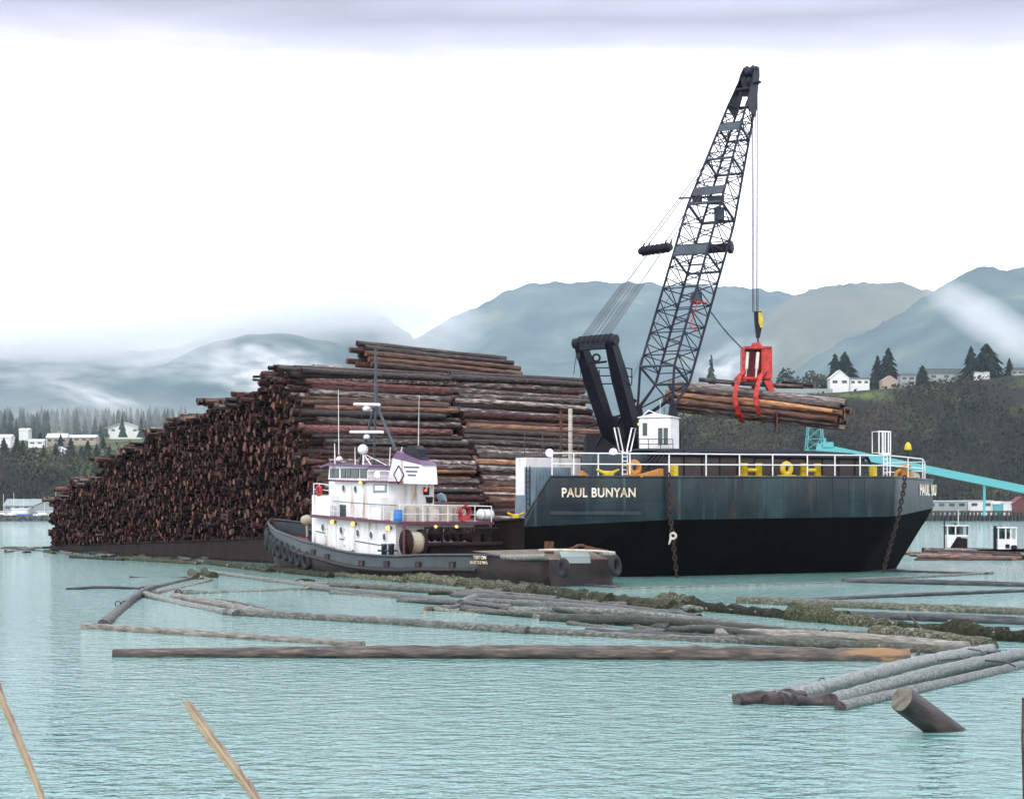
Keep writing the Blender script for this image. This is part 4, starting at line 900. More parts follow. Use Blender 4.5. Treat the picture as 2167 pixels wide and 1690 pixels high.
# --- front face: two columns of long logs seen side-on
z = deck_z(23)+.2; row = 0; rows = []
while z < ZT-.1: rows.append(z); z += rl.uniform(.28, .40)
nrow = len(rows)
def ordinal(i, n):
    w = ['first', 'second', 'third', 'fourth', 'fifth', 'sixth', 'seventh', 'eighth', 'ninth', 'tenth', 'eleventh', 'twelfth', 'thirteenth', 'fourteenth', 'fifteenth', 'sixteenth']
    return (w[i]+' from the bottom') if i < n/2 else (w[n-1-i]+' from the top' if n-1-i else 'topmost')
for i, z in enumerate(rows):
    for c in range(2):
        x0 = (rl.uniform(.0, 1.3) if c == 0 else 10.7+rl.uniform(-.25, .5)); s = rl.uniform(.85, 1.28)
        Ln = 10; sx = (rl.uniform(.93, 1.02) if c == 0 else rl.uniform(.94, 1.02))
        if c == 0: sx = min(sx, (10.6-x0)/10)
        t = t_front(z)+rl.uniform(-.12, .25)
        zz = z-(0 if c == 0 else .03*i/nrow*12*.6)
        kd = rl.choice('bbbbbbrrd') if z > 4 else rl.choice('bdrrb')
        if c == 1 and i == int(nrow*.45): kd = 'p'
        pk = 'peeled orange' if kd == 'p' else {'b': 'grey-brown barked', 'd': 'dark wet', 'r': 'reddish-brown'}[kd]
        lab = f"{pk} log, {ordinal(i, nrow)} in the {'left' if c == 0 else 'right'} column of the stack's front face"
        place_log(kd, rl.randint(0, 3), 10, bw(x0, t, zz), lab, 'long logs in the front face of the stack', sx, s, rl.uniform(-.012, .012), rl.uniform(-.02, .012) if c == 0 else rl.uniform(-.026, .0), rl.uniform(0, 6)); n_ind += 1
        # filler rows behind
        for dt in (.36, .75, 1.2):
            log_geo(rest, Matrix.Translation(bw(x0+rl.uniform(-.4, .4) + (.2 if c == 0 else 0), t+dt, zz+.17)) @ BASE @ Matrix.Rotation(-rl.uniform(-.015, .01), 4, 'Y'), 9.8, .2, .16, 8, 3, .05, .05, 0 if rl.random() < .6 else 2)
    # ends of the logs at the port corner: stubs
# --- bundle resting on top
tb = 28.3
for k, (dx, dz, dt, Ln) in enumerate(((0.0, 1.42, .3, 9.8), (.35, 1.12, -.05, 9.8), (.2, 1.05, .6, 9.5), (.3, .78, -.3, 10.2), (.15, .70, .35, 9.7), (-.55, .98, .15, 9.9), (.4, .42, -.5, 10.1), (.1, .38, .1, 9.8), (-.6, .34, .5, 10), (.45, .12, -.75, 9.9), (-.3, .1, -.2, 10.3), (.0, .08, .4, 9.7))):
    p = BF.hit(760, 775, 1, tb); lab = ['topmost long grey log of the bundle on top of the stack', 'second log down in the bundle on top of the stack'][k] if k < 2 else 'barked log in the bundle lying on top of the stack'
    kd = 'b' if k in (0, 1, 2) else rl.choice('rrdb')
    if k in (3, 6): kd = 'r'
    place_log(kd, k % 4, 10, bw(p.x+dx, tb+dt, p.z+.0+dz), lab, 'logs of the bundle on top of the stack', Ln/10*1.075, 1.05 if k < 4 else .95, 0, -.045, rl.uniform(0, 6)); n_ind += 1
for i in range(18):   # top layer behind
    log_geo(rest, Matrix.Translation(bw(rl.uniform(0, .8)+(10.6 if i % 2 else 0), 26.2+i*.22, ZT-.12)) @ BASE @ Matrix.Rotation(.01, 4, 'Y'), 9.9, .2, .17, 8, 4, .05, .05, 0)
for i in range(4):
    place_log('b', i, 10, bw(1.6+.5*i, 27.2+.35*i, ZT+.12+.1*(i % 2)), 'grey-brown log on the ledge just below the top bundle', 'logs on the ledge below the top bundle', .98, 1.0, 0, -.012, i); n_ind += 1
# --- port face: log ends stepping down towards the stern
cand = []
t = 21.2
while t < BL-.6:
    zt = top_s(t) if t > 27 else top_z(t); z = deck_z(t)+.14; odd = 0
    # steps: blocks of about 3.4 m share one height
    while z < zt:
        if t > t_front(z)+.15:
            jut = rl.gauss(0, .24)+.25*noise.noise(Vector((t*.5, z*.8, 0)))
            if zt-z < .5 and rl.random() < .3: jut -= rl.uniform(.2, .9)
            r = rl.choice((rl.uniform(.07, .13), rl.uniform(.10, .18), rl.uniform(.13, .22)))
            cand.append((t+rl.uniform(-.13, .13), z+rl.uniform(-.1, .1), .05-jut if False else jut, r, zt-z))
        z += rl.uniform(.20, .29)
    t += rl.uniform(.23, .30)
def vis(c):
    w = bw(c[2], c[0], c[1]); return c[3]/w.y*(1.0+ (1.2 if c[4] < .4 else 0)+max(0, -c[2]-.2)*1.5)
cand.sort(key=vis, reverse=True)
N_IND = 300-n_ind-10
for i, (t, z, v, r, dz) in enumerate(cand):
    kd = rl.choices('drb', (7, 3, 2))[0]
    if dz < .5: kd = rl.choice('bbrd')
    yaw = rl.gauss(0, .05); pit = rl.gauss(0, .035)
    if i < N_IND:
        if dz < .4: lab, g = 'log end at the stepped upper edge of the stack', 'logs along the stepped upper edge of the stack'
        elif r > .17: lab, g = 'thick log end in the dark left face of the stack', 'thick logs in the left face of the stack'
        else: lab, g = 'thin log end in the dark left face of the stack', 'thin logs in the left face of the stack'
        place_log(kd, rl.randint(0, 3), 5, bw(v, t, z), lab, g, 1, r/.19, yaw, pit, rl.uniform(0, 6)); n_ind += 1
    else:
        Ln = 3.0 if dz > .5 else 9.5
        log_geo(rest, Matrix.Translation(bw(v, t, z)) @ BASE @ Matrix.Rotation(yaw, 4, 'Z') @ Matrix.Rotation(-pit, 4, 'Y'), Ln, r, r*.93, 9, 3, .03, .07, {'d': 2, 'b': 0, 'r': 4}[kd], {'d': 1, 'b': 1, 'r': 3}[kd])
# stern end and solid core (logs nobody can count)
t = 27.0
while t < BL-.5:
    zt = top_s(t)-.12
    for c in range(2): log_geo(rest, Matrix.Translation(bw(.6+10.5*c, t, zt)) @ BASE, 10, .2, .17, 8, 3, .04, .04, 0)
    t += .38
t0 = 22.8
while t0 < BL-.4:
    t1 = min(t0+1.5, BL-.4); zc = min(top_s(t0), top_s(t1), top_z(t0))-.4
    if t0 < 27: zc = min(zc, 1.9+(t0-22.8)*1.6+.5)
    rest.box(bw(11, (t0+t1)/2, (zc+.3)/2), (19.5, t1-t0+.1, max(zc-.3, .2)), 2, rot=rotB); t0 = t1
tag(rest.build('log_stack', [M['bark'], M['log_end'], M['bark_dark'], M['log_end_red'], M['bark_red']]), 'rest of the tall dark stack of logs lying across the barge', 'log stack', kind='stuff')
for o in list(variants.values()):
    if o.get('_free'): bpy.data.objects.remove(o)

# ================================================================== CRANE
CF = Frame((at(1390, 900, 93.4).x, 93.4, 0), 0)
ca = R(58); hor = Vector((math.cos(ca), math.sin(ca), 0)); wv = Vector((math.sin(ca), -math.cos(ca), 0))
foot = at(1387, 862, 93.4); tip = at(1592, 150, 100.6)
ax = (tip-foot); BLn = ax.length; ax.normalize(); nv = wv.cross(ax).normalized()
crane = thing('lattice_crane', 'dark lattice boom crane standing on the bow of the log barge', 'crane', Vector((foot.x, foot.y, FD)))
def bp(s, a, b):
    """boom point: s in 0..1 along, a across (w), b depth (n)"""
    return foot+ax*(s*BLn)+wv*a+nv*b
def half(s):
    if s < .09: u = s/.09; return .95, .08+.82*u
    if s < .55: return .95, .90
    u = min((s-.55)/.33, 1); return .95-.43*u, .90-.42*u
def boom():
    m = MB(); SE = .88; cor = ((-1, -1), (1, -1), (1, 1), (-1, 1)); nb = 25
    ss = [0.0, .09]+[.09+(SE-.09)*k/nb for k in range(1, nb+1)]
    P = [[bp(s, half(s)[0]*i, half(s)[1]*j) for i, j in cor] for s in ss]
    for c in range(4): m.tube([P[k][c] for k in range(len(ss))], .072, 6)
    m.build('boom_chords', M['steel_blue'], crane)
    m = MB()
    for k in range(len(ss)-1):
        for c in range(4):
            d = (c+1) % 4
            if k == 0:
                m.bar(P[0][c], P[1][d], .04, 5); continue
            if k % 2: m.bar(P[k][c], P[k+1][d], .03, 5)
            else: m.bar(P[k][d], P[k+1][c], .03, 5)
            if k % 2 == 0 or k > 20: m.bar(P[k][c], P[k][d], .028, 5)
    m.build('boom_lacing', M['steel_blue'], crane)
    m = MB()   # gusset plates, cross frames, walkway plates
    for s in (.09, .41, .56, .70, .80):
        h = half(s); m = MB()
        for c in range(4): m.bar(bp(s, h[0]*cor[c][0], h[1]*cor[c][1]), bp(s, h[0]*cor[(c+1) % 4][0], h[1]*cor[(c+1) % 4][1]), .07, 6)
        m.build('boom_frame', M['grey_dark'], crane)
    m = MB()
    def plate(s0, s1, a0, a1, b):
        m = MB(); m.add([bp(s0, a0, b), bp(s0, a1, b), bp(s1, a1, b), bp(s1, a0, b)], [(0, 1, 2, 3)]); m.add([bp(s0, a0, b+.04), bp(s0, a1, b+.04), bp(s1, a1, b+.04), bp(s1, a0, b+.04)], [(3, 2, 1, 0)]); m.build('walkway_plate', M['grey_dark'], crane)
    for s0, s1 in ((.405, .435), (.79, .812), (.585, .61)):
        h = half(s0); plate(s0, s1, -h[0], h[0], h[1]); 
    m = MB(); h = half(.60); m.tube([bp(.615, -h[0]-1.3, 0), bp(.615, h[0]*.4, -.2)], .06, 6); m.build('boom_spreader', M['grey_dark'], crane)
    for s_, a_, b_, d_ in ((.575, .1, -.6, (.5, .5, .7)), (.33, .1, -.7, (.55, .5, .6)), (.598, -.9, .3, (.5, .4, .55)), (.59, .2, .2, (.8, .3, .45))):
        m = MB(); m.box(bp(s_, a_, b_), d_, bev=.05); m.build('boom_box', M['grey_dark'], crane)
    m = MB(); h = half(.49); m.lathe(bp(.49, -h[0]-.15, -h[1]-.25), wv, [(.30, 0), (.30, .06), (.24, .07), (.24, 2.0), (.34, 2.01), (.34, 2.12), (.02, 2.13)], 16); m.build('boom_drum', M['black'], crane)
    m = MB(); m.tube([bp(.315, -.1, -.5), bp(.315, .75, -.75)], .05, 6); m.tube([bp(.315, .3, -.6), bp(.24, .35, -.5), bp(.235, .7, -.8)], .035, 6); m.build('hose_guide', M['red'], crane)
    # boom head
    m = MB(); h = half(SE)
    for sg in (-1, 1):
        a = h[0]*sg
        pts = [bp(SE-.01, a, -h[1]-.12), bp(SE-.01, a, h[1]+.05), bp(.955, a*.72, .36), bp(.975, a*.65, .42), bp(1.0, a*.6, .34), bp(1.008, a*.6, 0), bp(.99, a*.62, -.26), bp(.945, a*.75, -.40), bp(.90, a*.95, -.62)]
        m.prism(pts, wv*(.06*sg))
    for s, b in ((.90, -.45), (.93, .3), (.965, -.1), (.995, .2)): m.tube([bp(s, -h[0]*.8, b), bp(s, h[0]*.8, b)], .09, 8)
    m.box(bp(.945, 0, .05), (.5, .5, .9)); m.tube([bp(.955, -.75, -.1), bp(.955, .75, .1)], .08, 6)
    m.build('boom_head', M['black'], crane)
    for s, b, r in ((.99, .12, .36), (.955, .18, .30)):
        m = MB(); m.lathe(bp(s, -.2, b), wv, [(r, 0), (r, .05), (r*.8, .1), (r*.8, .3), (r, .35), (r, .4)], 18); m.build('head_sheave', M['steel_blue'], crane)
boom()
def gantry():
    # A-frame mast: two heavy legs and a head beam with sheaves, leaning back from the boom
    tl, tr_ = at(1228, 728, 91.0), at(1292, 722, 89.9); bl, br = at(1286, 905, 94.0), at(1338, 905, 92.9); m = MB()
    for a, b in ((tl, bl), (tr_, br)):
        u = (b-a).normalized(); s = (tr_-tl).normalized(); v = u.cross(s).normalized(); w = [(.20, .24), (.31, .30), (.30, .28)]
        mid = a+(b-a)*.4
        vs = []
        for p, (x, y) in zip((a-u*.1, mid, b+u*1.2), w): vs += [p+s*x+v*y, p-s*x+v*y, p-s*x-v*y, p+s*x-v*y]
        m.add(vs, [(i+4*k, (i+1) % 4+4*k, (i+1) % 4+4*k+4, i+4*k+4) for k in range(2) for i in range(4)]+[(3, 2, 1, 0), (8, 9, 10, 11)])
    m.build('gantry_legs', M['black'], crane)
    m = MB(); s = (tr_-tl).normalized(); c = (tl+tr_)/2; m.tube([tl-s*.35+Vector((0, 0, .05)), tr_+s*.35+Vector((0, 0, .05))], .26, 10); m.box(c+Vector((0, 0, -.12)), (1.5, .5, .4), rot=Matrix.Rotation(math.atan2(s.y, s.x), 3, 'Z'))
    m.tube([at(1240, 770, 91.3), at(1283, 765, 90.3)], .06, 6); m.ring(at(1262, 757, 91), (0, 1, 0), .17, .05, 14, 6)
    m.prism([tl-s*.35, tl-s*.2+Vector((0, 0, -.7)), tl+Vector((0, 0, -.7)), tl+Vector((0, 0, .3)), tl-s*.3+Vector((0, 0, .2))], (0, .4, 0)); m.build('gantry_head', M['black'], crane)
    for k in range(7):
        q = tl+(tr_-tl)*(k/6)+s*.05; m = MB(); m.lathe(q+Vector((0, 0, .08))-s*.05, s, [(.3, 0), (.24, .05), (.3, .1)], 14); m.build('gantry_sheave', M['black'], crane)
    m = MB()   # platform with guard rails beside the legs
    a, b = at(1283, 808, 92), at(1338, 812, 91)
    for p in (at(1296, 778, 92), at(1318, 778, 91.5), at(1337, 780, 91), at(1268, 782, 92.4)):
        m.tube([p, Vector((p.x, p.y, EYE+(HY-812)*p.y/F))], .03, 5)
    for y in (778, 795, 812): m.tube([at(1262, y, 92.6), at(1296, y, 92), at(1318, y, 91.5), at(1337, y+2, 91)], .03, 5)
    m.build('guard_rail', M['black'], crane)
    # bridle spreader
    sl, sr = at(1362, 531, 94.6), at(1412, 524, 93.6); m = MB(); s2 = (sr-sl).normalized()
    m.tube([sl-s2*.25, sl+s2*.1, sl+(sr-sl)*.5, sr-s2*.1, sr+s2*.25], [.16, .24, .17, .24, .16], 10); 
    for k in range(6): q = sl+(sr-sl)*(k/5); m.lathe(q-s2*.04, s2, [(.26, 0), (.2, .04), (.26, .08)], 12)
    for q in (sl-s2*.1, sl+s2*.25, sr-s2*.2, sr+s2*.15): m.tube([q, q+Vector((.12, .1, .42))], [.1, .03], 6)
    m.build('bridle', M['black'], crane)
    m = MB()
    for k in range(5):
        for e in (-.14, -.05, .04, .13):
            if k == 2 and abs(e) > .06: continue
            q = tl+(tr_-tl)*((k+.5)/5)+s*e; p = sl+(sr-sl)*((k+.5)/5)+s2*e; m.tube([q+Vector((0, 0, .3)), p-Vector((0, 0, .15))], .015, 4)
    m.build('boom_hoist_lines', M['cable'], crane)
    m = MB()
    for e, a in ((-.1, -.42), (.2, -.25), (-.2, .3), (.12, .45)):
        q = (sl if a < 0 else sr)+s2*e+Vector((.12, .1, .35)); m.tube([q, bp(.885, a*.8, -.72)], .028, 4)
    m.build('pendant_lines', M['cable'], crane)
    m = MB(); m.tube([at(1222, 730, 91.4), at(1214, 792, 96)], .018, 4); m.tube([at(1232, 728, 91.2), at(1228, 800, 96)], .018, 4)
    m.tube([bp(.60, -.6, -.6), at(1338, 800, 92.5), at(1325, 860, 92.6)], .015, 4); m.build('backstay', M['cable'], crane)
gantry()
def house_crane():
    m = MB(); hy = 94.6
    a, b = at(1240, 950, hy), at(1440, 950, hy)
    m.box(((a.x+b.x)/2, hy+1.4, 6.3), (b.x-a.x, 3.6, 1.3), bev=.08); m.build('machinery_house', M['black'], crane)
    m = MB(); m.lathe(((a.x+b.x)/2, hy+1.2, FD-.1), (0, 0, 1), [(2.3, 0), (2.3, .7), (2.0, .75), (2.0, 1.15)], 28); m.build('turntable', M['black'], crane)
    m = MB()    # boom foot brackets and struts
    for sg in (-1, 1):
        p = bp(0, .95*sg, 0); m.prism([p+Vector((-.3, -.05, -1.5)), p+Vector((.45, -.05, -1.5)), p+Vector((.16, -.05, .12)), p+Vector((-.14, -.05, .12))], (0, .12, 0))
    m.tube([at(1345, 845, 93.6), at(1300, 905, 94)], .1, 6); m.tube([at(1430, 836, 93), at(1345, 895, 94)], .09, 6); m.tube([at(1240, 905, 94.5), at(1330, 872, 94.2)], .06, 6); m.tube([at(1262, 880, 94.5), at(1300, 930, 94)], .06, 6); m.tube([at(1300, 880, 94.4), at(1262, 940, 94)], .06, 6)
    m.box(at(1320, 905, 94.3), (1.2, .8, 1.0)); m.build('boom_foot_frame', M['black'], crane)
    # operator cab
    Yc = 91.2; x0, x1, x2 = at(1356, 0, Yc).x, at(1400, 0, Yc).x, at(1438, 0, Yc).x; z0, z1 = EYE+(HY-950)/F*Yc, EYE+(HY-884)/F*Yc
    ang = R(24); rot = Matrix.Rotation(-ang, 3, 'Z'); c = Vector(((x0+x2)/2, Yc+.7, (z0+z1)/2)); sz = (1.62, 1.35, z1-z0); m = MB(); m.box(c, sz, rot=rot, bev=.05); cab_ = m.build('cab', M['white_clean'], crane)
    def cp(x, y, z): return c+rot @ Vector((x*sz[0]/2, y*sz[1]/2, z*sz[2]/2))
    m = MB(); e = Vector((0, 0, .02)); ridge = .24
    m.prism([cp(-1.06, -1.06, 1)+e, cp(1.06, -1.06, 1)+e, cp(1.06, -1.06, 1)+Vector((0, 0, .06)), cp(.0, -1.06, 1)+Vector((0, 0, ridge)), cp(-1.06, -1.06, 1)+Vector((0, 0, .06))], rot @ Vector((0, sz[1]*1.06, 0))); m.build('roof', M['white_clean'], cab_)
    m = MB(); m.box(cp(.56, -1.01, -.2), (.52, .04, .86), rot=rot); m.build('window', M['glass'], cab_)
    m = MB(); m.box(cp(.56, -1.025, -.2), (.04, .03, .86), rot=rot)
    for dz in (-.44, .44): m.box(cp(.56, -1.02, -.2)+Vector((0, 0, dz)), (.58, .05, .05), rot=rot)
    for dx in (-.28, .28): m.box(cp(.56, -1.02, -.2)+rot @ Vector((dx, 0, 0)), (.05, .05, .9), rot=rot)
    m.build('window_frame', M['white_clean'], cab_)
    m = MB(); m.box(cp(-.62, -1.01, -.05), (.48, .05, 1.34), rot=rot, bev=.01); d_ = m.build('door', M['white'], cab_)
    m = MB(); m.box(cp(-.58, -1.04, .28), (.24, .03, .62), rot=rot); m.build('door_window', M['glass'], cab_)
    m = MB(); m.ball(cp(-.95, -1.08, .62), .07, 8); m.build('cab_lamp', M['lamp_warm'], cab_)
    m = MB(); y_ = Yc-.35
    for px in (1352, 1372, 1398, 1424): p = at(px, 950, y_); m.tube([p, p+Vector((0, 0, .48))], .02, 5)
    for dz in (.24, .48): m.tube([at(1352, 950, y_)+Vector((0, 0, dz)), at(1424, 950, y_)+Vector((0, 0, dz))], .02, 5)
    p = at(1390, 950, Yc+.3); m.box((p.x, Yc+.5, p.z-.04), (2.2, 2.0, .07)); m.build('cab_platform', M['grey_dark'], crane)
    m = MB(); m.tube([at(1360, 880, Yc), at(1372, 868, Yc), at(1392, 876, Yc+.2)], .03, 5); m.tube([at(1397, 884, Yc), at(1397, 846, Yc)], .012, 4); m.build('cab_aerial', M['white_clean'], cab_)
    m = MB(); p0, p1 = at(1365, 950, Yc+.5), at(1365, 1010, Yc+.5); m.box((p0.x+.5, Yc+.9, (p0.z+FD)/2-.05), (1.7, 1.2, p0.z-FD), bev=.05); m.build('cab_pedestal', M['grey_dark'], crane)
house_crane()
# ---- hoist lines, hook block, grapple, held logs
GY = 100.6
def hook():
    root = thing('hook_block', 'yellow and black hook block hanging from the crane above the red grapple', 'hook block', at(1603, 690, GY)); m = MB()
    c = at(1604, 688, GY)
    m.prism([c+Vector((-.2, -.16, .72)), c+Vector((.16, -.16, .72)), c+Vector((.22, -.16, .0)), c+Vector((.08, -.16, -.68)), c+Vector((-.08, -.16, -.68)), c+Vector((-.16, -.16, 0))], (0, .1, 0)); m.prism([c+Vector((-.2, .1, .72)), c+Vector((.16, .1, .72)), c+Vector((.22, .1, .0)), c+Vector((.08, .1, -.68)), c+Vector((-.08, .1, -.68)), c+Vector((-.16, .1, 0))], (0, .1, 0)); m.build('cheek_plate', M['black'], root)
    m = MB(); m.prism([c+Vector((.0, -.19, .66)), c+Vector((.19, -.19, .64)), c+Vector((.24, -.19, .25)), c+Vector((.22, -.19, -.1)), c+Vector((.12, -.19, -.16)), c+Vector((.02, -.19, .1))], (0, .38, 0)); m.build('guard_plate', M['yellow'], root)
    m = MB(); m.lathe(c+Vector((0, -.12, .3)), (0, 1, 0), [(.2, 0), (.15, .1), (.2, .22)], 14); m.build('sheave', M['steel_blue'], root)
    m = MB(); h = c+Vector((0, 0, -.68)); m.tube([h, h+Vector((0, 0, -.2)), h+Vector((.1, 0, -.32)), h+Vector((0, 0, -.45)), h+Vector((-.1, 0, -.36))], .045, 6); m.ring(h+Vector((0, 0, -.62)), (0, 1, 0), .14, .04, 14, 6); m.build('hook', M['black'], root)
    m = MB()
    for px, b in ((1591, .1), (1594, .25), (1599, .0), (1602, -.1)): m.tube([Vector((tip.x+(px-1592)/F*GY, tip.y+b, tip.z-.2)), Vector((at(px+2, 0, GY).x, GY+b*.3, c.z+.7))], .024, 4)
    m.build('hoist_lines', M['cable'], root)
hook()
gp = thing('log_grapple', 'red hydraulic log grapple clamped round the hanging bundle', 'grapple', at(1602, 760, GY))
def grapple():
    x0, x1, x2 = at(1572, 0, GY).x, at(1609, 0, GY).x, at(1632, 0, GY).x; zt, zb = EYE+(HY-738)/F*GY, EYE+(HY-808)/F*GY; y0 = GY-.55
    m = MB()
    m.box(((x0+x1)/2, GY+.35, (zt+zb)/2), (x1-x0, .12, zt-zb)); m.build('back_plate', M['red_dk'], gp)
    m = MB(); m.box(((x1+x2)/2, GY, (zt+zb)/2+.05), (x2-x1, .9, zt-zb-.1), bev=.05); m.prism([(x1+.1, y0+.1, zb+.05), (x2, y0+.1, zb+.05), (x2+.12, y0+.1, zb-.5), (x2-.15, y0+.1, zb-.5)], (0, .8, 0)); m.build('side_frame', M['red'], gp); m = MB(); m.box((x0-.02, GY-.05, (zt+zb)/2), (.14, .9, zt-zb)); m.build('side_frame', M['red'], gp)
    m = MB(); m.box(((x0+x2)/2-.02, GY, zt+.03), (x2-x0, 1.0, .14), bev=.03); m.prism([((x0+x2)/2-.4, GY-.1, zt), ((x0+x2)/2+.4, GY-.1, zt), ((x0+x2)/2+.12, GY-.1, zt+.34), ((x0+x2)/2-.25, GY-.1, zt+.3)], (0, .2, 0)); m.build('head_plate', M['red'], gp)
    for px in (1580, 1602):
        p, q = at(px+2, 745, GY-.4), at(px-3, 806, GY-.4); m = MB(); m.tube([p, p+(q-p)*.58], .10, 10); cy = m.build('cylinder', M['chrome'], gp)
        m = MB(); m.tube([p+(q-p)*.5, q], .05, 8); m.build('rod', M['white_clean'], cy)
    m = MB(); m.tube([at(1566, 800, GY-.45), at(1612, 802, GY-.45)], .10, 8); m.build('hinge_bar', M['red'], gp)
    for px in (1566, 1610):
        cl = [at(px+8, 790, GY-.45), at(px-2, 800, GY-.66), at(px-8, 820, GY-.84), at(px-11, 838, GY-.92), at(px-9, 856, GY-.9), at(px-4, 872, GY-.7), at(px+3, 884, GY-.3), at(px+6, 890, GY+.1)]
        m = MB(); n_ = len(cl)
        for d in (-.12, .12):
            a = []; b = []
            for i, p in enumerate(cl):
                w_ = .24*(1-i/n_*.5); tt = (cl[min(i+1, n_-1)]-cl[max(i-1, 0)]).normalized(); o_ = tt.cross(Vector((1, 0, 0))).normalized(); a.append(p+o_*w_+Vector((d, 0, 0))); b.append(p-o_*w_+Vector((d, 0, 0)))
            m.add(a+b, [(i, i+1, n_+i+1, n_+i) for i in range(n_-1)])
        b_ = len(m.v); half_ = 2*n_
        for i in range(n_-1):
            for o_ in (0, n_): m.f.append([b_-2*half_+o_+i, b_-2*half_+o_+i+1, b_-half_+o_+i+1, b_-half_+o_+i]); m.m.append(0); m.s.append(False)
        m.build('tine', M['red'], gp)
        back = [Vector((p.x, 2*GY-p.y, p.z)) for p in cl]; m = MB(); m.tube(back, [.16, .15, .14, .13, .12, .1, .08, .05], 8); m.build('tine', M['red'], gp)
    m = MB(); pts = []
    a, b = bp(.30, .9, -.9), at(1572, 738, GY-.3)
    for i in range(9): u = i/8; pts.append(a+(b-a)*u-Vector((0, 0, math.sin(math.pi*u)*.12)))
    m.tube(pts, .035, 6); m.build('hydraulic_line', M['grey_dark'], gp)
grapple()
def held_logs():
    a0, b0 = at(1428, 838, 102.6), at(1786, 878, 98.6); rnd = random.Random(12); d = (b0-a0).normalized(); up = Vector((0, 0, 1)); sd_ = d.cross(up).normalized(); up = sd_.cross(d)
    k = 0; rings = [(0, 0)]+[(.36, q*60) for q in range(6)]+[(.70, q*30+8) for q in range(12)]
    for r, q in rings:
        o = sd_*(r*math.cos(R(q)))*1.02+up*(r*math.sin(R(q)))*.98
        e0, e1 = rnd.uniform(-.35, .3), rnd.uniform(-.35, .25); rad = rnd.uniform(.16, .215)
        low = o.z < -.2; topm = o.z > .35
        mt = MR if (rnd.random() < .6) else MATS
        if topm: mt = MATS
        lab = 'barked log on top of the bundle in the red grapple' if topm else ('dark reddish log low in the bundle held by the red grapple' if low else 'reddish log in the middle of the bundle held by the red grapple')
        grp = 'upper logs in the grapple' if topm else ('lower logs in the grapple' if low else 'middle logs in the grapple')
        if k == 9 or (r > .6 and 150 < q < 190 and sd_.y < 0) or (r > .6 and (q < 20) and sd_.y > 0): pass
        front = o.y < -.45 and abs(o.z) < .3
        if front and mt is MATS: mt = MR
        p0 = a0+o+d*e0; p1 = b0+o+d*e1
        log_obj('held_log', p0, p1, rad, rad*.88, mt, lab, 'log', grp, bend=.05, lump=.05, roll=rnd.uniform(0, 6)); k += 1
    fr = a0+(b0-a0)*.5
    p0, p1 = a0+Vector((.9, -.75, .02))+up*.05, b0+Vector((-.7, -.78, .16)); log_obj('held_log', p0, p1, .13, .11, MP, 'peeled orange log along the near side of the bundle in the red grapple', 'log', 'middle logs in the grapple', bend=.05)
    p0, p1 = at(1552, 905-18, 99.7), at(1606, 886, 99.6)
    log_obj('held_log', at(1655, 809, 100.3), at(1720, 816, 99.8), .09, .08, MD, 'short broken dark log lying loose on the bundle in the grapple', 'log')
    log_obj('held_log', at(1480, 803, 101.9), at(1700, 818, 99.8), .13, .11, MATS, 'thin grey log lying highest on the bundle in the grapple', 'log')
    log_obj('held_log', at(1555, 880, 100.4), at(1612, 884, 100.1), .12, .10, MD, 'short dark log under the tips of the red grapple tines', 'log')
    m = MB(); p = at(1644, 868, 99.0); rn = random.Random(4)
    for i in range(26):
        q = p+Vector((rn.gauss(0, .12), rn.gauss(0, .1), -rn.random()*.5)); m.tube([q, q+Vector((rn.gauss(0, .08), 0, -rn.uniform(.3, .8)))], [.03, .008], 4)
    m.tube([p, p+Vector((.02, 0, -1.9))], [.03, .012], 5); tag(m.build('bark_strip', M['bark_dark']), 'ragged strip of bark dangling from the hanging bundle', 'bark strip')
held_logs()
# ================================================================== TUGBOAT
TF = Frame((2.8, 77.6, 0), 33)
def T(px, py, x): return TF.hit(px, py, 0, x)
def tw(*p): return TF.w(*p)
tug = thing('tugboat', 'white and dark teal tugboat lying alongside the log barge', 'tugboat', TF.o, TF.deg)
rotT = Matrix.Rotation(R(TF.deg), 3, 'Z')
TL = 28.8
HB = [(0, 1.55), (.3, 1.95), (1.0, 2.4), (2.4, 2.75), (4, 2.9), (15, 2.9), (19.5, 2.75), (23.3, 2.25), (25.8, 1.6), (27.5, .9), (28.4, .38), (TL, .05)]
SH = sorted([(T(px, py, -2.9).y, T(px, py, -2.9).z) for px, py in ((1250, 1167), (1130, 1166), (1060, 1171), (916, 1174.5), (820, 1178), (748, 1172), (701, 1163), (660, 1151))])+[(23.4, 1.98), (26.3, 2.36), (TL, 2.62)]
SH = [(0, 1.08), (1.0, 1.10), (2.4, 1.24)]+[p for p in SH if p[0] > 3.2]
SH = [p for i, p in enumerate(SH) if i == 0 or p[0] > SH[i-1][0]]
def hb(y): return lerp_list(HB, y)
def sh(y): return lerp_list(SH, y)
def dk(y): return sh(y)-.72 if y > 6.2 else sh(y)-.1
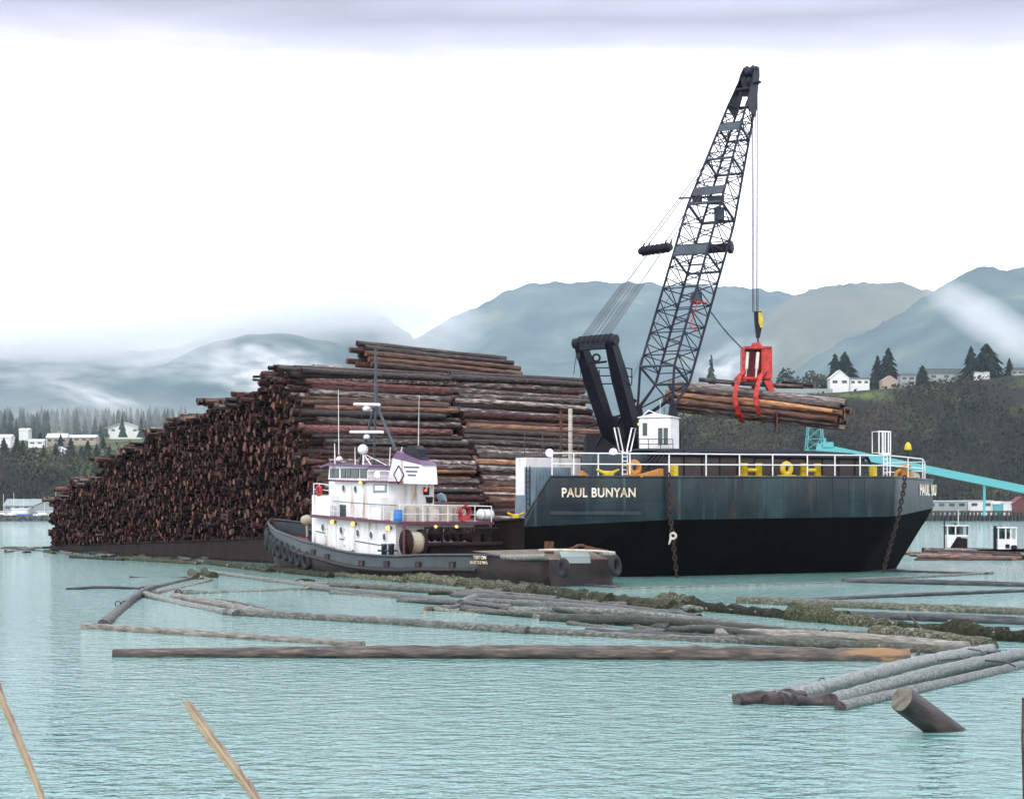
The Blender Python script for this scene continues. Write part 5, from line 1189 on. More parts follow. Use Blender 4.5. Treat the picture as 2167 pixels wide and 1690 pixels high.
def tug_hull():
    ys = [0, .3, .7, 1.2, 1.8, 2.5, 3.4, 4.5, 6, 8, 10, 12, 14, 16, 18, 20, 21.5, 23, 24.4, 25.6, 26.6, 27.4, 28, 28.5, TL]; mb = MB(); rows = []
    for y in ys:
        b = hb(y); zt = sh(y); fl = max(0, (y-19.5)/9.3)
        half_ = [(b, zt), (b*(1-.02*fl), zt-.42), (b*(1-.10*fl)+.05, zt-.62), (b*(.96-.3*fl), .25), (b*(.9-.42*fl), -.9)]
        rows.append([(-x, y-fl*.0-(.5*fl*(k/4) if y > 26.4 else 0), z) for k, (x, z) in enumerate(half_)]+[(x, y-(.5*fl*(k/4) if y > 26.4 else 0), z) for k, (x, z) in list(enumerate(half_))[::-1]])
    n = 10; vs = [tw(*p) for r_ in rows for p in r_]; mb.add(vs, [])
    for i in range(len(ys)-1):
        for j in range(9):
            if j == 4: continue
            k = j if j < 4 else 8-j
            mi = {0: 0, 1: 0, 2: 1, 3: 1}[k]
            if ys[i+1] <= 3.6: mi = 2 if k < 2 else 1
            f = [i*n+j, i*n+j+1, (i+1)*n+j+1, (i+1)*n+j]; mb.f.append(f); mb.m.append(mi); mb.s.append(True)
    for j in range(4): mb.f.append([j, j+1, 8-j, 9-j]); mb.m.append(2 if j < 2 else 1); mb.s.append(False)
    mb.build('hull', [M['tug_hull'], M['tug_low'], M['tug_stern']], tug)
    d = MB(); L_ = []
    for y in ys: L_ += [tw(-hb(y)*.985, y, dk(y)), tw(hb(y)*.985, y, dk(y))]
    d.add(L_, [(2*i, 2*i+1, 2*i+3, 2*i+2) for i in range(len(ys)-1)]); d.build('deck', M['red_deck'], tug)
    r = MB(); r.tube([tw(-hb(y), y, sh(y)+.02) for y in ys], .07, 6); r.tube([tw(hb(y), y, sh(y)+.02) for y in ys], .07, 6); r.build('bulwark_cap', M['tug_hull'], tug)
    g = MB(); g.tube([tw(-hb(y)-.05, y, sh(y)-.62) for y in ys if 3 < y < 22], .09, 8); g.build('rubbing_strake', M['tug_low'], tug)
tug_hull()
def fport(px, py):
    p = T(px, py, -2.93); b = -hb(p.y)-.012; m = MB(); m.box(tw(b, p.y, p.z), (.06, .5, .3), rot=rotT, bev=.02); o = m.build('freeing_port', M['black'], tug)
    m = MB(); m.box(tw(b-.03, p.y-.04, p.z-.02), (.03, .16, .2), rot=rotT); m.build('bar', M['rust'], o)
for px, py in ((657, 1168), (689, 1178), (764, 1192), (817, 1193), (884, 1195), (956, 1195)): fport(px, py)
def tyre(px, py, x, rr, w, axis=None):
    p = T(px, py, x); b = hb(p.y); q = tw(-b-.12, p.y, p.z); m = MB(); nrm = rotT @ Vector((-1, 0, 0)) if axis is None else axis; m.ring(q, nrm, rr*.72, rr*.3, 22, 8, 0, w); m.build('tyre_fender', M['rubber'], tug)
for i in range(10):
    y = 28.2-i*.98; z = sh(y)-.78-.012*i; m = MB(); b = hb(y); dy = .25
    t_ = Vector((-(hb(y+dy)-hb(y-dy)), 2*dy, 0)).normalized(); nr = rotT @ Vector((-t_.y, t_.x, 0)); q = tw(-b*.95, y, z)+nr*.1; m.ring(q, nr, .33, .15, 20, 8, 0, 1.1); m.build('tyre_fender', M['rubber'], tug)
tyre(1138, 1202, -2.9, .40, .9)
m = MB(); q = at(1301, 1196, 77.9); m.ring(q, Vector((.85, -.5, .12)), .34, .13, 22, 8, 0, 1.0); m.build('tyre_fender', M['rubber'], tug)
def lettr(text, px0, px1, py, sz):
    a = T(px0, py, -2.9); b = T(px1, py, -2.9); o = tw(-2.9-.03, a.y, a.z); d = (tw(-2.9, b.y, b.z)-tw(-2.9, a.y, a.z)); ob = lettering(text, 'lettering', tug, o, rotT @ Vector((0, -1, 0)), (0, 0, 1), sz, M['lettering'], ext=.008)
    xs = [v.co.y for v in ob.data.vertices]; k = abs(a.y-b.y)/(max(xs)-min(xs)); y0 = max(xs)
    for v in ob.data.vertices: v.co.y = a.y-(y0-v.co.y)*k
lettr('TRITON', 1003, 1030, 1182, .20); lettr('SEATTLE WA', 996, 1033, 1192, .18)
def tpoly(name, pix, x, dx, mat, parent=None):
    m = MB(); m.prism([tw(*T(px, py, x)) for px, py in pix], rotT @ Vector((dx, 0, 0))); return m.build(name, mat if not isinstance(mat, str) else M[mat], parent or tug)
XH = -2.1
YW = T(838, 1150, -2.1).y-.9
def Wp(px, py, dy=0.0): return TF.hit(px, py, 1, YW-dy)
house1 = tpoly('deckhouse', [(660, 1093), (838, 1107), (838, 1178), (740, 1176), (700, 1166), (660, 1156)], XH, 4.2, 'white')
bd = tpoly('boat_deck', [(656, 1088), (842, 1104), (842, 1110), (656, 1094)], -2.5, 5.15, 'maroon')
def port(px, py, x, rx=.13, rz=.24, parent=None):
    p = T(px, py, x); m = MB(); ax = rotT @ Vector((-1, 0, 0)); c = tw(*p)
    m.lathe(c-ax*.03, ax, [(.17, 0), (.17, .05), (.01, .052)], 16); o = m.build('porthole', M['glass'], parent or house1); m = MB(); m.ring(c+ax*.02, ax, .18, .025, 18, 6); m.build('rim', M['white_clean'], o)
for px, py in ((684, 1116), (723, 1122), (740, 1121), (758, 1128), (786, 1132), (814, 1136)): port(px, py, XH)
def door(px0, px1, y0, y1, x, parent):
    a, b = T(px0, y0, x), T(px1, y1, x); m = MB(); m.box(tw(x-.02, (a.y+b.y)/2, (a.z+b.z)/2), (.06, abs(a.y-b.y), abs(a.z-b.z)), rot=rotT, bev=.02); d = m.build('door', M['white'], parent)
    m = MB()
    for k in range(3): m.box(tw(x-.07, max(a.y, b.y)-.06, b.z+(a.z-b.z)*(.2+.3*k)), (.05, .16, .05), rot=rotT)
    m.tube([tw(x-.06, b.y+.1, b.z+.1), tw(x-.1, b.y+.22, b.z), tw(x-.1, b.y+.35, b.z+.05), tw(x-.06, b.y+.42, b.z+.2)], .025, 5); m.build('handle', M['cream'], d)
door(690, 712, 1108, 1160, XH, house1); door(730, 752, 1108, 1166, XH, house1)
def tlamp(px, py, x, mat='lamp_warm', r=.07, name='deck_lamp', parent=None):
    c = tw(*T(px, py, x)); ax = rotT @ Vector((-1, 0, 0)); m = MB(); m.box(c+ax*-.06, (.14, .2, .14), rot=rotT); o = m.build(name, M['grey'], parent or tug); m = MB(); m.ball(c+ax*.05, r, 10); m.build('bulb', M[mat], o)
for px, py in ((705, 1104), (749, 1108), (823, 1117)): tlamp(px, py, XH-.12, r=.11)
for px, py in ((922, 1114), (966, 1114)):
    c = tw(*Wp(px, py, .5)); m = MB(); m.box(c+Vector((0, .1, 0)), (.2, .1, .12)); o = m.build('deck_lamp', M['grey'], tug); m = MB(); m.ball(c, .07, 10); m.build('bulb', M['lamp_warm'], o)
st = MB()
for px0, px1, y0, y1 in ((668, 690, 1123, 1128), (718, 734, 1139, 1142), (752, 806, 1144, 1153)): st.tube([tw(*T(px0, y0, XH-.03)), tw(*T(px1, y1, XH-.03))], .02, 5)
st.build('grab_rail', M['grey_dark'], house1)
# upper deckhouse and wheelhouse
house2 = tpoly('upper_house', [(696, 1018), (822, 1021), (822, 1106), (696, 1093)], -1.75, 2.45, 'white')
tpoly('bridge_wing_box', [(660, 1047), (698, 1050), (698, 1092), (660, 1089)], -2.3, 4.6, 'white')
roof2 = tpoly('upper_roof', [(700, 1015), (826, 1018), (827, 1021), (700, 1018)], -1.95, 2.75, 'maroon')
wheel = tpoly('wheelhouse', [(697, 985), (778, 988), (778, 1017), (695, 1014)], -1.45, 1.6, 'white')
tpoly('roof', [(690, 981), (781, 984), (781, 988), (690, 985)], -1.6, 1.9, 'purple_top', wheel)
for a, b in ((699, 704), (708, 715), (722, 731), (735, 742), (746, 758), (763, 776)): o_w = tpoly('window', [(a, 992), (b, 992), (b, 1010), (a, 1010)], -1.50, .06, 'glass', wheel); tpoly('window_frame', [(a-1.2, 991), (b+1.2, 991), (b+1.2, 1011), (a-1.2, 1011)], -1.475, .03, 'grey_dark', o_w)
for px, py in ((728, 1033), (753, 1035)): port(px, py, -1.75, parent=house2)
tpoly('vent_louvre', [(789, 1024), (817, 1024), (817, 1042), (789, 1042)], -1.80, .08, 'roof_grey', house2)
tpoly('louvre_frame', [(793, 1027), (813, 1027), (813, 1037), (793, 1037)], -1.83, .06, 'white', house2)
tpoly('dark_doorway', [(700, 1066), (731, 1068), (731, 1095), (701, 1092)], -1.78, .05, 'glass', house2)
tpoly('white_locker', [(778, 1050), (806, 1052), (806, 1101), (778, 1098)], -2.2, .75, 'white_clean', house2)
ca_ = tpoly('aft_casing', [(826, 1068), (842, 1070), (842, 1108), (826, 1106)], -2.1, 3.75, 'cream')
YA = T(842, 1100, -2.1).y
def A(px, py, dy=0.0): return TF.hit(px, py, 1, YA-dy)
for px in (858, 884, 905, 932, 960, 980):
    p, q = A(px, 1073, .03), A(px, 1104, .03); pl = MB(); pl.box(tw(p.x, p.y, (p.z+q.z)/2), (.09, .05, p.z-q.z), rot=rotT); pl.build('casing_rib', M['house_grey'], ca_)
def apoly(name, pix, dy, ext, mat, parent=None):
    m = MB(); m.prism([tw(*A(px, py, dy)) for px, py in pix], rotT @ Vector((0, -ext, 0))); return m.build(name, M[mat], parent or tug)
YH = T(822, 1060, -1.75).y
def AH(px, py, dy=0.0): return TF.hit(px, py, 1, YH-dy)
def hpoly(name, pix, dy, ext, mat, parent=None):
    m = MB(); m.prism([tw(*AH(px, py, dy)) for px, py in pix], rotT @ Vector((0, -ext, 0))); return m.build(name, M[mat], parent or tug)
hpoly('dark_hatch', [(900, 1051), (916, 1051), (914, 1064), (903, 1064)], 0.0, .05, 'black', house2)
# red lamp box, lamps
hpoly('light_box', [(896, 1031), (906, 1031), (906, 1047), (896, 1047)], 0.0, .12, 'black', house2)
c = tw(*AH(901, 1037, .14)); m = MB(); m.ball(c, .07, 8); m.build('red_lamp', M['lamp_red'], house2)
tlamp(765, 1021, -1.9, r=.09, parent=house2)
def spot(px, py, x, lab='spotlight'):
    c = tw(*T(px, py, x)); f = -ray(px, py).normalized(); m = MB(); m.lathe(c-f*.2, f, [(.08, 0), (.15, .08), (.17, .2), (.16, .21)], 14); o = m.build(lab, M['black'], tug); m = MB(); m.lathe(c+f*.005, f, [(.155, 0), (.12, .04), (.01, .05)], 14); m.build('lens', M['lamp_white'], o); m = MB(); m.tube([c-f*.1, c-f*.1-Vector((0, 0, .5))], .03, 6); m.build('stalk', M['white_clean'], o)
spot(798, 1004, -1.7); spot(903, 1011, -.6)
# funnel
fn = tpoly('funnel', [(831, 968), (893, 983), (896, 1024), (820, 1022)], -1.3, .75, 'white')
tpoly('funnel_top', [(839, 954), (886, 975), (894, 984), (831, 969)], -1.32, .79, 'purple_top', fn)
tpoly('exhaust', [(853, 958), (857, 946), (866, 942), (876, 942), (884, 950), (886, 965), (892, 974), (858, 962)], -1.1, .45, 'black', fn)
dm = MB(); xx = -1.315; ctr = (843.5, 1004)
for a, b in (((843.5, 985), (833, 1004)), ((833, 1004), (843.5, 1024)), ((843.5, 1024), (855, 1005)), ((855, 1005), (843.5, 985))):
    p, q = T(*a, xx), T(*b, xx); u = (q-p).normalized(); n_ = Vector((0, -u.z, u.y))*.035; dm.prism([tw(*(p+n_)), tw(*(q+n_)), tw(*(q-n_)), tw(*(p-n_))], rotT @ Vector((-.012, 0, 0)))
dm.build('diamond_emblem', M['purple'], fn)
sm = MB()
for x0, x1, y in ((854, 887, 988), (858, 883, 997), (862, 880, 1005)):
    sm.prism([tw(*T(x0, y-1.6, xx)), tw(*T(x1, y-1.0, xx)), tw(*T(x1, y+1.8, xx)), tw(*T(x0+2, y+1.4, xx))], rotT @ Vector((-.012, 0, 0)))
sm.build('stripe_emblem', M['purple'], fn)
# rails
def rail(name, pix, x, drop, mid=True, r=.025, mat='white_clean'):
    m = MB(); pts = [tw(*T(px, py, x)) for px, py in pix]; m.tube(pts, r, 5)
    if mid: m.tube([p-Vector((0, 0, drop*.5)) for p in pts], r*.8, 5)
    for p in pts: m.tube([p, p-Vector((0, 0, drop))], r, 5)
    m.build(name, M[mat], tug)
YR = T(841, 1100, -2.4).y
def arail(name, pix, yv, drop, r=.025, mat='white_clean'):
    pts = [tw(*TF.hit(px, py, 1, yv)) for px, py in pix]
    m = MB(); m.tube(pts, r, 5); m.tube([p-Vector((0, 0, drop*.5)) for p in pts], r*.8, 5); m.build(name, M[mat], tug)
    for p in pts: m = MB(); m.tube([p, p-Vector((0, 0, drop))], r, 5); m.build('rail_post', M[mat], tug)
arail('boat_deck_rail', [(846, 1068), (895, 1068), (948, 1069), (1005, 1070), (1040, 1071)], YR, .82)
rail('wing_rail', [(664, 1023), (676, 1023), (697, 1026)], -2.2, .55)
rail('monkey_rail', [(778, 996), (803, 996), (824, 997)], -1.7, .5, True)
arail('aft_roof_rail', [(899, 996), (911, 996), (921, 997)], YH, .5)
rail('doorway_rail', [(700, 1068), (706, 1068), (714, 1069)], -2.2, .6)
m = MB(); m.tube([tw(*T(706, 1060, -2.3)), tw(*T(782, 1066, -2.3)), tw(*T(840, 1069, -2.3))], .02, 5); m.build('side_handrail', M['grey_dark'], tug)
for px in (718, 752, 782, 812): m = MB(); m.tube([tw(*T(px, 1062+(px-706)*.06, -2.3)), tw(*T(px, 1094+(px-706)*.08, -2.3))], .022, 5); m.build('rail_post', M['white_clean'], tug)
# mast
xm = -.1; m = MB()
ap = T(796, 855, xm); m.tube([tw(*T(795, 738, xm)), tw(*ap)], [.06, .09], 8); m.build('mast_pole', M['grey_dark'], tug)
m = MB(); m.tube([tw(*T(792, 862, xm-.2)), tw(*T(770, 945, xm-.2)), tw(*T(757, 1000, xm-.2))], .07, 8); m.tube([tw(*T(799, 862, xm)), tw(*T(838, 954, xm))], .07, 8); m.tube([tw(*T(795, 860, xm+.6)), tw(*T(791, 985, xm+.6))], .06, 8)
m.tube([tw(*T(772, 938, xm-.2)), tw(*T(830, 938, xm))], .04, 6); m.tube([tw(*T(775, 913, xm-.2)), tw(*T(793, 913, xm+.6))], .03, 6); m.build('tripod_mast', M['grey_dark'], tug)
m = MB(); m.tube([tw(*T(750, 855, xm-.3)), tw(*T(803, 856, xm-.3))], .07, 8); o = m.build('radar_scanner', M['white_clean'], tug); m = MB(); c = tw(*T(776, 864, xm-.3)); m.lathe(c-Vector((0, 0, .12)), (0, 0, 1), [(.14, 0), (.2, .06), (.2, .16), (.08, .24)], 14); m.tube([c-Vector((0, 0, .1)), tw(*T(790, 868, xm))], .03, 5); m.build('radar_motor', M['white_clean'], o)
m = MB(); m.tube([tw(*T(742, 914, xm-.3)), tw(*T(810, 914, xm-.3))], .075, 8); o = m.build('radar_scanner', M['white_clean'], tug); m = MB(); c = tw(*T(776, 923, xm-.3)); m.lathe(c-Vector((0, 0, .12)), (0, 0, 1), [(.12, 0), (.16, .06), (.14, .16), (.06, .22)], 12); m.build('radar_motor', M['white_clean'], o)
m = MB(); m.ball(tw(*T(768, 951, -.6)), .26, 14); m.tube([tw(*T(769, 962, -.6)), tw(*T(769, 1014, -.6))], .05, 6)
m.tube([tw(*T(772, 964, -.6)), tw(*T(796, 1000, -.6))], .03, 5); m.tube([tw(*T(774, 962, -.6)), tw(*T(818, 984, -.6))], .02, 5); m.build('satellite_dome', M['white_clean'], tug)
m = MB(); m.lathe(tw(*T(718, 976, -1.0)), (0, 0, 1), [(.1, 0), (.17, .06), (.17, .14), (.08, .24), (.01, .26)], 14); m.build('small_dome', M['white_clean'], tug)
def whip(px, y0, y1, x, mat, r=.025): m = MB(); m.tube([tw(*T(px, y1, x)), tw(*T(px-1 if px < 800 else px+2, y0, x))], [r, r*.5], 5); m.build('whip_aerial', M[mat], tug)
whip(717, 824, 962, -1.0, 'white_clean'); whip(709, 938, 985, -1.2, 'white_clean', .04); whip(885, 836, 966, -.4, 'cream', .03); whip(752, 946, 1000, -1.0, 'white_clean', .035); whip(824, 946, 985, -.9, 'white_clean', .03); whip(849, 945, 956, -.9, 'white_clean', .04)
m = MB()
for a, b in (((754, 857), (748, 905)), ((762, 857), (768, 905)), ((760, 780), (757, 855)), ((795, 742), (838, 950))): m.tube([tw(*T(*a, xm-.3)), tw(*T(*b, xm-.3))], .008, 4)
m.build('rigging', M['cable'], tug)
tpoly('sun_visor', [(676, 987), (697, 978), (698, 981), (678, 990)], -1.5, 1.7, 'purple_top', wheel)
# winch recess and machinery
def winch():
    ax = rotT @ Vector((1, 0, 0)); c = tw(*Wp(858, 1148))
    m = MB(); m.lathe(c, ax, [(.05, -.08), (.14, -.07), (.14, 0), (.62, .01), (.62, .08), (.30, .09)], 26); o = m.build('winch_drum', M['hull_brown'], tug)
    m = MB(); m.lathe(c+ax*.78, ax, [(.30, -.01), (.62, 0), (.62, .07), (.2, .08)], 26); m.build('drum_flange', M['hull_brown'], o)
    m = MB(); m.lathe(c+ax*.09, ax, [(.46, 0), (.49, .1), (.46, .2), (.5, .3), (.47, .4), (.5, .5), (.46, .68)], 26); m.build('tow_line', M['rope'], o)
    for (x0, y0), (x1, y1), r in (((898, 1116), (1052, 1118), .06), ((898, 1152), (1062, 1150), .11), ((900, 1128), (1044, 1127), .03)):
        m = MB(); m.tube([tw(*Wp(x0, y0, .45)), tw(*Wp(x1, y1, .45))], r, 6); m.build('towing_beam', M['hull_brown'], tug)
    for px in (900, 935, 968, 1000, 1036):
        m = MB(); m.tube([tw(*Wp(px, 1114, .3)), tw(*Wp(px+2, 1180, .3))], .06, 6); m.build('towing_post', M['hull_brown'], tug)
    for px in (1004, 1028): m = MB(); m.box(tw(*Wp(px, 1136, .1)), (.4, .5, .6), rot=rotT, bev=.04); m.build('brake_box', M['hull_brown'], tug)
    for px in (912, 946, 974): m = MB(); m.lathe(tw(*Wp(px, 1131)), ax, [(.32, 0), (.32, .07), (.24, .08), (.24, .36), (.32, .37), (.32, .44)], 20); m.build('winch_roller', M['hull_brown'], tug)
    p, q = Wp(905, 1165), Wp(1050, 1165); m = MB(); m.box(tw((p.x+q.x)/2, YW+.1, 1.0), (abs(p.x-q.x), .8, 1.0), rot=rotT); m.build('winch_bed', M['hull_brown'], tug)
    for x_ in (-2.3, 2.3): m = MB(); m.tube([tw(x_, YW-.2, 2.45), tw(x_, YW-.2, .5)], .07, 6); m.build('deck_stanchion', M['maroon'], tug)
winch()
for px in (813, 828):
    m = MB(); c = tw(*T(px, 1176, -2.35)); m.lathe(c-Vector((0, 0, .3)), (0, 0, 1), [(.13, 0), (.13, .75), (.15, .76), (.15, .86), (.02, .87)], 12); m.tube([c+Vector((-.3, 0, .25)), c+Vector((.3, 0, .25))], .05, 6); m.build('tow_bitt', M['grey_dark'], tug)
# foredeck gear
def foredeck():
    m = MB()
    for y in (22.6, 23.3): c = tw(-.5, y, dk(y)); m.lathe(c, (0, 0, 1), [(.15, 0), (.13, .06), (.13, .8), (.17, .82), (.17, .92), (.02, .93)], 12)
    m.tube([tw(-.5, 22.3, dk(22.6)+.55), tw(-.5, 23.6, dk(23)+.55)], .08, 8); m.build('bow_bitt', M['grey_dark'], tug)
    m = MB(); c = T(648, 1100, .2); m.lathe(tw(*c)+(rotT @ Vector((0, .3, 0))), rotT @ Vector((0, -1, 0)), [(.1, 0), (.24, .1), (.28, .4), (.2, .55), (.05, .6)], 14); m.tube([tw(*T(649, 1108, .2)), tw(*T(650, 1136, .2))], .06, 6); m.build('bow_capstan', M['rope'], tug)
    m = MB(); m.tube([tw(1.3, 24.6, sh(24.6)-.1), tw(1.0, 24.4, sh(24.4)+.35), tw(.7, 24.2, sh(24)+.3), tw(.5, 24, sh(24)-.2)], .09, 6); m.build('bow_fairlead', M['grey_dark'], tug)
    cl = MB(); c = tw(-.9, 21.2, dk(21.2)+.02)
    for k in range(5): cl.ring(c+Vector((0, 0, .05+.05*k)), (random.uniform(-.1, .1), random.uniform(-.1, .1), 1), .55-.07*k, .05, 22, 6)
    tag(cl.build('rope_coil', M['rope']), 'coil of pale rope on the red foredeck of the tugboat', 'rope')
foredeck()
# stern gear
def sterngear():
    def E(px, py, y): return tw(*TF.hit(px, py, 1, y))
    d = MB(); d.add([tw(-hb(.05)*.97, .05, 1.1), tw(hb(.05)*.97, .05, 1.1), tw(hb(1.6)*.9, 1.9, 1.42), tw(hb(3)*.9, 4.2, 1.46), tw(-hb(3)*.95, 4.2, 1.40), tw(-hb(1.6)*.97, 1.6, 1.24)], [(0, 1, 2, 3, 4, 5)]); d.build('stern_deck', M['tan_deck'], tug)
    d = MB(); a = [E(1182, 1164, 1.75), E(1243, 1164, 1.75), E(1249, 1180, .12), E(1188, 1180, .12)]; d.prism(a, (0, .0, .05)); d.build('stern_hatch', M['roof_grey'], tug)
    d = MB(); a = [E(1188, 1180, -.03), E(1249, 1180, -.03), E(1250, 1191, -.03), E(1190, 1191, -.03)]; d.prism(a, (0, .06, 0)); d.build('stern_plate', M['house_grey'], tug)
    m = MB(); m.tube([tw(*T(1062, 1178, -3.05)), tw(*T(1100, 1179, -3.08)), tw(*T(1155, 1177, -3.05))], [.09, .12, .10], 8); m.build('wooden_fender', M['boom_pale'], tug)
    m = MB(); m.box(E(1162, 1160, 2.2), (.28, .3, .6), rot=rotT); m.build('stern_post', M['rust'], tug)
    m = MB(); rn = random.Random(2); pts = [E(1205+i*9, 1160-5*math.sin(i*.55)+rn.uniform(-2, 2), .9) for i in range(10)]; m.tube(pts, .07, 6); pts = [E(1238+i*6, 1159+i*2.2, .7-.07*i) for i in range(9)]; m.tube(pts, .06, 6); tag(m.build('tow_rope', M['rust']), 'heavy brown tow rope heaped on the stern of the tugboat', 'rope')
    m = MB(); m.tube([E(1142, 1164, 2.0), E(1165, 1163, .5), E(1260, 1165, .1), E(1300, 1169, .5)], .06, 6); m.build('stern_rail', M['cream'], tug); m = MB(); m.tube([E(1272, 1172, -.05), E(1302, 1175, .2)], [.1, .07], 8); m.build('stern_fender', M['boom_pale'], tug)
sterngear()
def loose():
    b = MB(); c = tw(*TF.hit(842, 1107, 1, YR+.12)); b.lathe(c, (0, 0, 1), [(.2, 0), (.215, .04), (.205, .2), (.215, .22), (.205, .24), (.215, .42), (.205, .44), (.2, .62), (.02, .62)], 16); tag(b.build('plastic_drum', M['blue']), 'blue plastic drum on the boat deck of the tugboat', 'drum')
    r_ = thing('liferaft_canister', 'white capsule liferaft on the aft boat deck of the tugboat', 'liferaft', tw(*TF.hit(1026, 1105, 1, YR+.45))); b = MB(); a, e = tw(*TF.hit(1010, 1088, 1, YR+.45)), tw(*TF.hit(1044, 1089, 1, YR+.45)); u = (e-a).normalized(); Lr = (e-a).length; b.lathe(a, u, [(.03, 0), (.16, .03), (.25, .12), (.25, Lr-.12), (.16, Lr-.03), (.03, Lr)], 18); b.build('shell', M['white_clean'], r_); b = MB()
    for k in (.3, .7): q = a+u*Lr*k; b.ring(q, u, .255, .02, 18, 6); b.tube([q, q-Vector((0, 0, .4))], .04, 6)
    b.build('cradle', M['grey'], r_)
    r_ = thing('hose_reel', 'red hose reel at the boat deck rail of the tugboat', 'hose reel', tw(*TF.hit(982, 1105, 1, YR-.05))); c = tw(*TF.hit(982, 1083, 1, YR-.05)); ax = rotT @ Vector((0, -1, 0)); b = MB()
    for k in range(4): b.ring(c+ax*(.06*k-.1), ax, .22+.015*(k % 2), .045, 20, 6)
    b.build('hose', M['red_dk'], r_); b = MB(); b.ring(c+ax*.16, ax, .3, .025, 20, 6); b.ring(c-ax*.16, ax, .3, .025, 20, 6); b.box(c-Vector((0, 0, .28)), (.4, .35, .2), rot=rotT); b.tube([c-ax*.2, c-ax*.2-Vector((0, 0, .42))], .035, 5); b.build('frame', M['red'], r_)
    r_ = thing('life_ring', 'red life ring hung on the forward wing rail of the tugboat', 'life ring', tw(*T(675, 1040, -2.28))); c = tw(*T(675, 1038, -2.28)); ax = rotT @ Vector((-1, 0, 0)); b = MB(); b.ring(c, ax, .21, .075, 20, 8); b.build('ring', M['red'], r_); b = MB()
    b.box(c+Vector((0, 0, -.1)), (.14, .22, .3), rot=rotT, bev=.05); b.build('float_light_bag', M['red_dk'], r_)
    b = MB(); c = tw(*TF.hit(933, 1056, 1, YR+.6)); b.lathe(c-Vector((0, 0, .2)), (0, 0, 1), [(.1, 0), (.12, .2), (.2, .3), (.2, .42), (.02, .5)], 12); b.tube([c, c+(rotT @ Vector((0, -.3, 0)))+Vector((0, 0, .05)), c+(rotT @ Vector((0, -.5, 0)))-Vector((0, 0, .1))], [.15, .12, .03], 8); b.build('vent_cowl', M['grey'], tug)
loose()

# ================================================================== LOG BRONC BOATS + PERSON
def skin_person(name, joints, edges, rad, mat):
    me = bpy.data.meshes.new(name); me.from_pydata(joints, edges, []); o = bpy.data.objects.new(name, me); COL.objects.link(o)
    o.modifiers.new('skin', 'SKIN'); 
    for v, r in zip(me.skin_vertices[0].data, rad): v.radius = (r, r)
    me.skin_vertices[0].data[0].use_root = True
    s = o.modifiers.new('sub', 'SUBSURF'); s.levels = 1; s.render_levels = 1
    bpy.context.view_layer.update(); ev = o.evaluated_get(bpy.context.evaluated_depsgraph_get()); m2 = bpy.data.meshes.new_from_object(ev); bpy.data.objects.remove(o); m2.materials.clear(); m2.materials.append(mat)
    for p in m2.polygons: p.use_smooth = True
    return m2
M['skin'] = pmat('skin', (.42, .24, .17), rough=.6); M['jacket_dark'] = pmat('dark_jacket', (.05, .03, .05), (.03, .02, .03), rough=.8); M['jacket_navy'] = pmat('navy_jacket', (.015, .02, .035), rough=.8); M['hair'] = pmat('dark_cap', (.01, .01, .012), rough=.8)
def person(base, label, jacket, face=0):
    J = [(0, 0, .0), (0, 0, .26), (0, 0, .50), (0, -.01, .60), (0, -.02, .72), (0, -.01, .82), (.19, 0, .50), (.25, -.06, .26), (.13, -.28, .18), (-.19, 0, .50), (-.25, -.06, .26), (-.13, -.28, .18), (.1, -.1, -.04), (.12, -.42, -.05), (.12, -.44, -.45), (-.1, -.1, -.04), (-.12, -.42, -.05), (-.12, -.44, -.45), (.12, -.54, -.47), (-.12, -.54, -.47)]
    E = [(0, 1), (1, 2), (2, 3), (3, 4), (4, 5), (2, 6), (6, 7), (7, 8), (2, 9), (9, 10), (10, 11), (0, 12), (12, 13), (13, 14), (14, 18), (0, 15), (15, 16), (16, 17), (17, 19)]
    rr = [.15, .15, .15, .055, .095, .085, .065, .05, .035, .065, .05, .035, .085, .065, .045, .085, .065, .045, .04, .04]
    root = thing('person', label, 'person', base, face); me = skin_person('body', J, E, rr, jacket); o = bpy.data.objects.new('body', me); COL.objects.link(o); o.parent = root; XF[o.name] = XF[root.name]
    me.materials.append(M['skin'])
    for p in me.polygons:
        if p.center.z > .60: p.material_index = 1
    b = MB(); b.ball((0, .01, .80), .105, 12, sc=(.92, 1.05, .75)); b.box((0, -.1, .80), (.14, .1, .02)); b.build('cap', M['hair'], root, world=False)
    for s in (-1, 1):
        h = MB(); c = Vector((s*.13, -.30, .18)); h.ball(c, .045, 8, sc=(.8, 1.1, .5))
        for k in range(4): q = c+Vector((s*(-.03+.02*k), -.03, 0)); h.tube([q, q+Vector((0, -.04, .0)), q+Vector((0, -.05, -.03))], .010, 5)
        h.tube([c+Vector((-s*.035, 0, 0)), c+Vector((-s*.06, -.035, .0))], .011, 5); h.build('hand', M['skin'], root, world=False)
    return root
